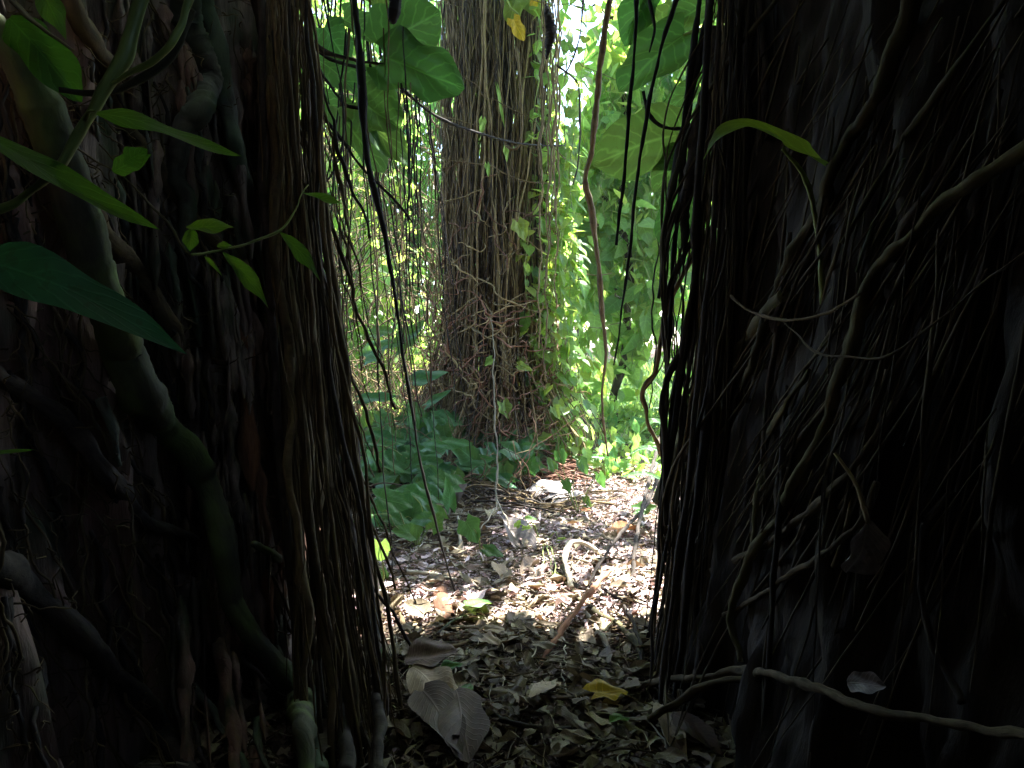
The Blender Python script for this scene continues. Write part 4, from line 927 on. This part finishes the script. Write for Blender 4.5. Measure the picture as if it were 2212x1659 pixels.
leaves(mb, P, rnd_dir(n_, (0, 0, 1.6), .6), rnd_dir(n_, (0, -.6, .6)), rng.uniform(.15, .5, n_), .06, 'lance', 4, 1, 0, .9)
tag(mb.build('grass', M['grass']), 'bright sunlit grass on the slope at right', 'grass', kind='stuff')

# ------------------------------------------------------------------ litter
def litter(mb, n, xr, yr, s0, s1, lift=.03, asp=(.3, .65), keep=None, kind='oval'):
    x = rng.uniform(*xr, n); y = yr[0] + (yr[1] - yr[0]) * rng.uniform(0, 1, n) ** 1.25
    if keep is not None: k = keep(x, y); x, y = x[k], y[k]; n = len(x)
    P = np.stack([x, y, gh(x, y) + rng.uniform(.0, lift, n) + .004], -1)
    t = rng.uniform(0, 2 * PI, n)
    leaves(mb, P, np.stack([np.cos(t), np.sin(t), rng.normal(.02, .18, n)], -1), rnd_dir(n, (0, -.05, 1.6), .45), rng.uniform(s0, s1, n), rng.uniform(*asp, n), kind, 5, 4, .28, .28, .35, .11)
mb = MB(); litter(mb, 1500, (-1.5, 1.5), (1.4, 3.9), .03, .10); litter(mb, 500, (-2, -.3), (3.5, 6), .03, .10)
litter(mb, 3000, (-1.4, 1.4), (1.3, 3.8), .015, .04, .02, (.25, .6))
litter(mb, 1500, (-1.5, 1.5), (1.3, 5), .05, .15, .05, (.08, .3), kind='lance'); litter(mb, 900, (-1.5, 1.5), (1.3, 5), .05, .12, .06, (.5, .9), kind='heart'); 
mbd = MB(); litter(mbd, 16000, (-1.4, 1.4), (1.2, 5.2), .008, .03, .05, (.15, .9)); tag(mbd.build('leaf_litter', M['dead_brown']), 'dark rotted leaf fragments between the whole leaves', 'leaf litter', kind='stuff')
tag(mb.build('leaf_litter', M['litter']), 'thick layer of small dry leaves on the shaded forest floor', 'leaf litter', kind='stuff')
sunny = lambda x, y: (y < 4.1) | (x > -.12)  # outline of the sun patch painted by the pale flakes
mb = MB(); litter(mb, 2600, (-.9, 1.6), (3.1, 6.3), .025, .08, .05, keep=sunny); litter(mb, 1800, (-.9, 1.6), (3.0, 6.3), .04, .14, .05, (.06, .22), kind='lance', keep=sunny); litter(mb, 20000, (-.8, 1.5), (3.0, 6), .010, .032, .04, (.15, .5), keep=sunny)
tag(mb.build('leaf_litter', M['litter_sun_pink']), 'dry leaf flakes coloured pinkish-pale to stand for the sunlit patch of the path', 'leaf litter', kind='stuff')
mb = MB(); mb2 = MB()
for k in range(4600):
    y = 1.4 + 5 * rng.uniform() ** 1.2; x = rng.uniform(-1.3, 1.3); a = rng.uniform(0, 2 * PI); l = rng.uniform(.04, .28); p = np.array([x, y, 0]); q = p + np.array([math.cos(a), math.sin(a), 0]) * l
    P = wob(spline([p, (p + q) / 2 + rng.normal(0, .012, 3), q], 8), .004, .1); P[:, 2] = gh(P[:, 0], P[:, 1]) + rng.uniform(.01, .05) + rng.normal(0, .01) * np.linspace(-1, 1, 8)
    tube(mb if k % 2 else mb2, P, rng.uniform(.001, .0035), 4)
tag(mb.build('twigs', M['root_brown']), 'thin broken twigs scattered through the litter', 'twigs', kind='stuff')
tag(mb2.build('twigs', M['pale_root']), 'pale dry stalks scattered through the litter', 'twigs', kind='stuff')

mb = MB()
for k in range(90):
    x = rng.uniform(-1.1, 1.1); y = rng.uniform(1.9, 4.6); a = rng.uniform(0, 2 * PI); l = rng.uniform(.3, .9); c_ = rng.normal(0, .5)
    t_ = np.linspace(0, 1, 20); aa = a + c_ * t_ * 2; P = np.stack([x + np.cumsum(np.cos(aa)) * l / 20, y + np.cumsum(np.sin(aa)) * l / 20, 0 * t_], -1)
    P = wob(P, .01, .4); P[:, 2] = gh(P[:, 0], P[:, 1]) + .02 + .03 * np.abs(np.sin(t_ * 7 + k)); tube(mb, P, [.002, rng.uniform(.002, .005), .002], 5)
tag(mb.build('surface_rootlets', M['root_brown']), 'thin rootlets snaking over the litter', 'roots', kind='stuff')

# countable fallen leaves in front: a few shapes, copied
protos = []
for k in range(10):
    mb = MB(); leaves(mb, [(0, 0, 0)], [(1, 0, .05)], [(0, 0, 1)], [1.0], rng.uniform(.38, .62), 'oval', 12, 8, rng.uniform(.05, .4), rng.uniform(-.3, .4), .6, .06)
    protos.append(mb)
first = {}
from mathutils import Euler
k = 0
while k < 170:
    x = rng.uniform(830, 1620); y = rng.uniform(1330, 1670)
    if x < 830 + (y - 1330) * .1 or x > 1400 + (y - 1330) * .75: continue
    p = G(x, y, .012); i_ = int(rng.integers(0, 10))
    s = rng.uniform(.05, .10)
    if i_ not in first:
        o = protos[i_].build('fallen_leaf', M['litter'], loc=(0, 0, 0)); first[i_] = o
    else:
        o = first[i_].copy(); COL.objects.link(o)
    o.location = p + np.array([0, 0, rng.uniform(.02, .05)]); o.scale = (s, s, s)
    o.rotation_euler = Euler((rng.normal(0, .3), rng.normal(0, .3), rng.uniform(0, 2 * PI)))
    tag(o, 'small dry leaf lying loose on the shaded front part of the path', 'fallen leaf', 'dry leaves on the shaded front path')
    k += 1

# singled-out fallen leaves and debris
def fl(name, label, b, t, w, mat, kind='oval', lift=.03, lift2=None, cat='fallen leaf', tilt=(0, -.2, 1), **kw):
    lift = lift + .035; lift2 = None if lift2 is None else lift2 + .02
    B = G(*b); T = G(*t); B = B + np.array([0, 0, lift]); T = T + np.array([0, 0, lift if lift2 is None else lift2])
    d = np.linalg.norm(B - CAM)
    kw.setdefault('ripple', .05); kw.setdefault('fold', .2)
    mb = leaf_geo(B, T, w * d / FPX, tilt, kind, **kw)
    return tag(mb.build(name, M[mat]), label, cat)
fl('fallen_leaf', 'yellow fallen leaf with torn edge in the front of the path', (1285, 1548), (1360, 1535), 62, 'leaf_yellow', 'heart', .045)
fl('fallen_leaf', 'long tan leaf slanting upward beside the yellow leaf', (1144, 1565), (1216, 1488), 40, 'dead_tan', 'lance', .05)
fl('fallen_leaf', 'round dull green leaf at the lower edge of the sunlit patch', (1012, 1360), (1054, 1330), 52, 'leaf_limp', 'oval', .06, fold=.05)
fl('fallen_leaf', 'fresh green pointed leaf lying upright left of centre front', (994, 1570), (1018, 1525), 30, 'leaf_limp', 'lance', .05)
fl('fallen_leaf', 'pale green leaf beside the big curled sheath', (948, 1499), (1000, 1482), 34, 'leaf_limp', 'lance', .05)
fl('fallen_leaf', 'small green leaf at the bottom right of the path', (1318, 1618), (1360, 1590), 30, 'leaf_limp', 'oval', .05)
fl('fallen_leaf', 'rounded tan leaf in the middle of the shaded path', (1046, 1408), (1090, 1398), 40, 'dead_tan', 'oval', .05)
fl('fallen_leaf', 'tan leaf with a folded edge below the rounded tan one', (1045, 1425), (1082, 1436), 34, 'dead_tan', 'heart', .05)
fl('fallen_leaf', 'small cream leaf near the left roots at the bottom', (808, 1578), (842, 1610), 24, 'dead_tan', 'lance', .05)
fl('fallen_leaf', 'big ash-brown leaf lying on the litter at left front', (876, 1490), (985, 1450), 90, 'dead_brown', 'oval', .06, fold=.3)
fl('fallen_leaf', 'large pale crumpled leaf at left front', (890, 1500), (985, 1570), 84, 'dead_tan', 'oval', .06, fold=.35, curl=.4)
fl('palm_sheath', 'dark curved sheath like a boat at the bottom left of the path', (905, 1530), (1000, 1690), 90, 'dead_brown', 'lance', .05, fold=.5, droop=-.1, cat='dead leaf')
fl('palm_sheath', 'broad tan-brown sheath beside the dark curved one', (985, 1560), (1015, 1700), 96, 'dead_brown', 'oval', .07, fold=.2, cat='dead leaf').__setitem__('label', 'broad tan-brown sheath beside the dark curved one')
fl('fallen_leaf', 'long grey-tan leaf in the bottom right corner of the path', (1414, 1578), (1485, 1680), 44, 'dead_tan', 'lance', .05)
fl('fallen_leaf', 'wide brown leaf beside the long grey-tan one', (1450, 1600), (1560, 1665), 56, 'dead_brown', 'lance', .05)
fl('fallen_leaf', 'large orange-brown leaf standing on the dark bank', (985, 1110), (980, 1085), 50, 'dead_brown', 'oval', .04, .2, fold=.3, tilt=(0, -1, .3))
fl('fallen_leaf', 'large grey dead leaf at the sunlit far end of the path', (1160, 1090), (1235, 1070), 60, 'dead_grey', 'heart', .06, .1)
fl('fallen_leaf', 'second large grey dead leaf beside it, tipped to the right', (1195, 1105), (1270, 1080), 52, 'dead_grey', 'heart', .05, .08)
fl('fallen_leaf', 'curled dark grey leaf with a shadowed hollow in the sunlit litter', (1083, 1162), (1168, 1228), 50, 'dead_grey', 'lance', .09, .05, fold=.7)
fl('fallen_leaf', 'small bright orange leaf on the sunlit litter', (1254, 1128), (1276, 1126), 16, 'dead_orange', 'oval', .05)
fl('fallen_leaf', 'rust-brown leaf near the right fig roots in the sun', (1332, 1180), (1388, 1155), 44, 'dead_orange', 'heart', .05, .1, fold=.4)
fl('fallen_leaf', 'upright brown leaf caught in the tangled foot of the tree', (944, 872), (955, 800), 44, 'dead_orange', 'oval', .05, .05)
fl('fallen_leaf', 'pinkish fan of dead leaf left of the sunlit patch', (1015, 1335), (1050, 1280), 50, 'litter_sun_pink', 'oval', .03, .08)
fl('fallen_leaf', 'curled white-green leaf on the sunny litter left', (1065, 1250), (1100, 1275), 26, 'dead_tan', 'oval', .05)

def gstick(name, label, pts, w, mat, lifts=.03, cat='stick', sides=10, rough=.04, knots=0):
    lf = np.interp(np.linspace(0, 1, len(pts)), np.linspace(0, 1, np.size(lifts)), np.atleast_1d(lifts))
    P = spline([G(x, y) + np.array([0, 0, l]) for (x, y), l in zip(pts, lf)], 12 * len(pts)); P = wob(P, .003, .2)
    ww = np.interp(np.linspace(0, 1, len(P)), np.linspace(0, 1, np.size(w)), np.atleast_1d(w))
    mb = MB(); tube(mb, P, ww * np.linalg.norm(P - CAM, axis=1) / FPX / 2, sides, rough); return tag(mb.build(name, M[mat]), label, cat)
gstick('dry_stalk', 'orange-brown dry stalk leaning up across the middle of the path', [(1166, 1452), (1216, 1401), (1274, 1338), (1318, 1288)], [9, 12, 11, 9], 'stick', [.03, .08, .12, .12])
gstick('bark_strip', 'upright strip of orange-brown bark lying at the left of the path', [(950, 1280), (955, 1320), (972, 1366)], [30, 34, 26], 'orange_bark', .03, 'bark')
gstick('green_root', 'olive root curving from the sunlit litter to the right fig foot', [(1216, 1239), (1231, 1286), (1267, 1329), (1328, 1365), (1371, 1408), (1396, 1475)], [10, 11, 13, 14, 13, 10], 'root_olive', .04, 'root')
gstick('grey_root', 'straight grey-tan root beside the olive one', [(1262, 1340), (1299, 1392), (1314, 1433), (1334, 1466)], [8, 10, 11], 'pale_root', .04, 'root')
gstick('looped_root', 'thin brown root lying in a shallow loop at left front', [(829, 1307), (860, 1347), (882, 1390), (914, 1423), (968, 1428), (1011, 1412), (1053, 1376)], [6, 8, 8, 6], 'root_brown', .05, 'root')
gstick('pale_root', 'pale hooked root arching out of the sunlit litter', [(1290, 1215), (1262, 1209), (1232, 1214), (1222, 1240), (1224, 1265), (1236, 1293)], [10, 11, 12, 11], 'pale_root', [.06, .1, .1, .05], 'root')
gstick('dark_root', 'dark root sloping from the right fig into the sunlit patch', [(1420, 1130), (1392, 1168), (1344, 1200), (1296, 1247), (1260, 1300)], [9, 8, 7, 5], 'root_dark', [.3, .18, .08, .04], 'root')
gstick('dark_root', 'dark upright root standing in the sun before the right fig', [(1360, 1330), (1373, 1223), (1392, 1160), (1425, 1050)], [8, 8, 7, 7], 'root_dark', [0, .12, .25, .4], 'root')
gstick('dark_root', 'black root curving down to the right fig foot near the grey root', [(1300, 1290), (1345, 1330), (1378, 1400), (1390, 1470)], [7, 8, 8], 'root_dark', .05, 'root')
gstick('dark_stick', 'dark fallen stick at bottom centre of the path', [(1040, 1560), (1100, 1585), (1170, 1605), (1235, 1600)], [10, 12, 10], 'root_dark', .04)
gstick('green_stick', 'thin grey-green stick at the left of the path', [(940, 1398), (985, 1365), (1030, 1340)], [5, 6, 5], 'root_grey', .05)
gstick('white_stick', 'sunlit pale stick lying across the left of the sunlit patch', [(880, 1255), (930, 1262), (985, 1275)], [8, 8, 7], 'pale_root', .05)
gstick('white_stick', 'short upright pale stick in the sunlit litter', [(998, 1215), (993, 1180), (990, 1150)], [7, 7, 5], 'pale_root', [.03, .06, .1])
gstick('short_log', 'short scaly log lying across the foot of the central tree', [(1008, 927), (1040, 930), (1080, 934), (1110, 930)], [15, 16, 15], 'log', .1, 'log', 12, .12)
gstick('brown_prop_root', 'reddish prop root under the short log', [(1036, 900), (1042, 950), (1048, 985)], [10, 9, 6], 'root_red', .08, 'root')
gstick('pale_twig', 'pale stalk pointing into the bottom right corner', [(1585, 1680), (1640, 1620), (1690, 1570)], [7, 6, 5], 'pale_root', .06)
# red fibrous heap at the far end of the path
mb = MB()
for k in range(480):
    c = G(1150 + rng.normal(0, 42), 1035 + rng.normal(0, 14)); a = rng.uniform(-.5, .9); l = rng.uniform(.06, .3)
    P = wob(spline([c, c + np.array([math.cos(a) * l * .5, -.02, .03]), c + np.array([math.cos(a) * l, math.sin(a) * l * .5, 0])], 8), .01, .1); P[:, 2] = np.maximum(P[:, 2], gh(P[:, 0], P[:, 1])) + rng.uniform(0, .12)
    tube(mb, P, rng.uniform(.002, .007), 4)
tag(mb.build('fibre_heap', M['root_red']), 'heap of reddish rotting fibres below the central tree', 'debris', kind='stuff')

# ------------------------------------------------------------------ unseen crowns added above the frame to shade path and hollow
def shade_crown(parent, name, c, r, n, size, mat='leaf_vine', nb=14):
    f = MB(); b = MB(); c = np.array(c, float)
    cc = c + rng.normal(0, .55, (nb, 3)) * np.array(r)
    for q in cc: tube(b, wob(spline([c - np.array([0, 0, r[2]]), (c + q) / 2, q], 10), .04, .8), [.05, .012], 6)
    q = cc[rng.integers(0, nb, n)] + rng.normal(0, .27, (n, 3)) * np.array(r)
    ok = (q[:, 2] > 1.2 + np.maximum(q[:, 1], 1) * .5 + .1); q = q[ok]; n = len(q)
    leaves(f, q, rnd_dir(n, (0, 0, -.6)), rnd_dir(n, (0, 0, 1.3), .6), size * rng.uniform(.6, 1.3, n), .75, 'heart', 4, 2, .2, .3)
    f.build('foliage', M[mat], parent); b.build('shade_limb', M['trunk_mid'], parent)
shade_crown(fig_left, 'shade_crown', (-1.3, 4.0, 4.6), (1.4, 1.0, .6), 2600, .2)
shade_crown(fig_right, 'shade_crown', (1.2, 3.8, 4.6), (1.3, .75, .6), 1900, .2)
shade_crown(fig_left, 'shade_crown', (-.1, 3.8, 4.3), (1.0, .8, .4), 1900, .2)
shade_crown(fig_right, 'shade_crown', (1.3, 4.0, 4.6), (1.1, .6, .4), 2000, .2)
shade_crown(fig_right, 'shade_crown', (.15, 2.15, 4.5), (.5, .4, .2), 600, .2)  # added to keep direct sun off the near left leaves
shade_crown(fig_right, 'shade_crown', (.4, 2.7, 4.5), (.9, .5, .3), 1000, .2)
shade_crown(ct, 'shade_crown', (.35, 7.1, 5.7), (.8, .6, .35), 1500, .18)
shade_crown(ct, 'shade_crown', (.85, 6.1, 5.1), (.45, .6, .3), 380, .16)
shade_crown(ct, 'shade_crown', (1.6, 6.4, 5.3), (1.0, 1.0, .4), 260, .16)
shade_crown(ct, 'shade_crown', (-1.0, 6.2, 6.8), (1.3, 1.0, .8), 1800, .18)

# ------------------------------------------------------------------ thin haze volume added for the veiling glow and depth
bpy.ops.mesh.primitive_cube_add(size=1, location=(0, 32, 10)); hz = bpy.context.object; hz.name = 'haze'; hz.scale = (122, 118, 24); hz['kind'] = 'stuff'
m, nt, N, L = nodes('glow_haze'); pv = N.new('ShaderNodeVolumePrincipled'); pv.inputs['Density'].default_value = .0013; pv.inputs['Color'].default_value = (.9, .95, 1, 1); pv.inputs['Anisotropy'].default_value = .2
L.new(pv.outputs[0], N.new('ShaderNodeOutputMaterial').inputs['Volume']); hz.data.materials.append(m)

# ------------------------------------------------------------------ camera
cam = bpy.data.cameras.new('camera'); co = bpy.data.objects.new('camera', cam); COL.objects.link(co)
co.location = CAM; co.rotation_euler = (PI / 2 + PITCH, 0, 0)
cam.sensor_width = 36; cam.lens = 36 * FPX / 2212; cam.clip_start = .02; cam.clip_end = 500
scn.camera = co

# ------------------------------------------------------------------ light
SUN_EL, SUN_AZ = 63, 32         # behind the scene, a little to the right
wd = bpy.data.worlds.new('World'); scn.world = wd; wd.use_nodes = True
nt = wd.node_tree; nt.nodes.clear()
sky = nt.nodes.new('ShaderNodeTexSky'); sky.sky_type = 'NISHITA'; sky.sun_disc = False
sky.sun_elevation = R(SUN_EL); sky.sun_rotation = R(SUN_AZ)
bg = nt.nodes.new('ShaderNodeBackground'); bg.inputs['Strength'].default_value = .12
ow = nt.nodes.new('ShaderNodeOutputWorld'); nt.links.new(sky.outputs[0], bg.inputs[0]); nt.links.new(bg.outputs[0], ow.inputs[0])
sl = bpy.data.lights.new('sun', 'SUN'); so = bpy.data.objects.new('sun', sl); COL.objects.link(so)
sl.energy = 5.0; sl.angle = R(.55); sl.color = (1, .95, .89)
dirv = Vector((math.sin(R(SUN_AZ)) * math.cos(R(SUN_EL)), math.cos(R(SUN_AZ)) * math.cos(R(SUN_EL)), math.sin(R(SUN_EL))))
so.rotation_euler = dirv.to_track_quat('Z', 'Y').to_euler(); so.location = (3, 12, 12)

scn.view_settings.view_transform = 'Standard'; scn.view_settings.look = 'None'
scn.view_settings.exposure = 3.38; scn.view_settings.gamma = 1
scn.render.engine = 'CYCLES'
cy = scn.cycles
cy.max_bounces = 8; cy.diffuse_bounces = 5; cy.glossy_bounces = 3; cy.transmission_bounces = 4; cy.transparent_max_bounces = 8
cy.use_denoising = True
try: cy.denoiser = 'OPENIMAGEDENOISE'
except Exception: pass
cy.sample_clamp_indirect = 8
for o in bpy.data.objects:
    if '_o' in o: del o['_o']
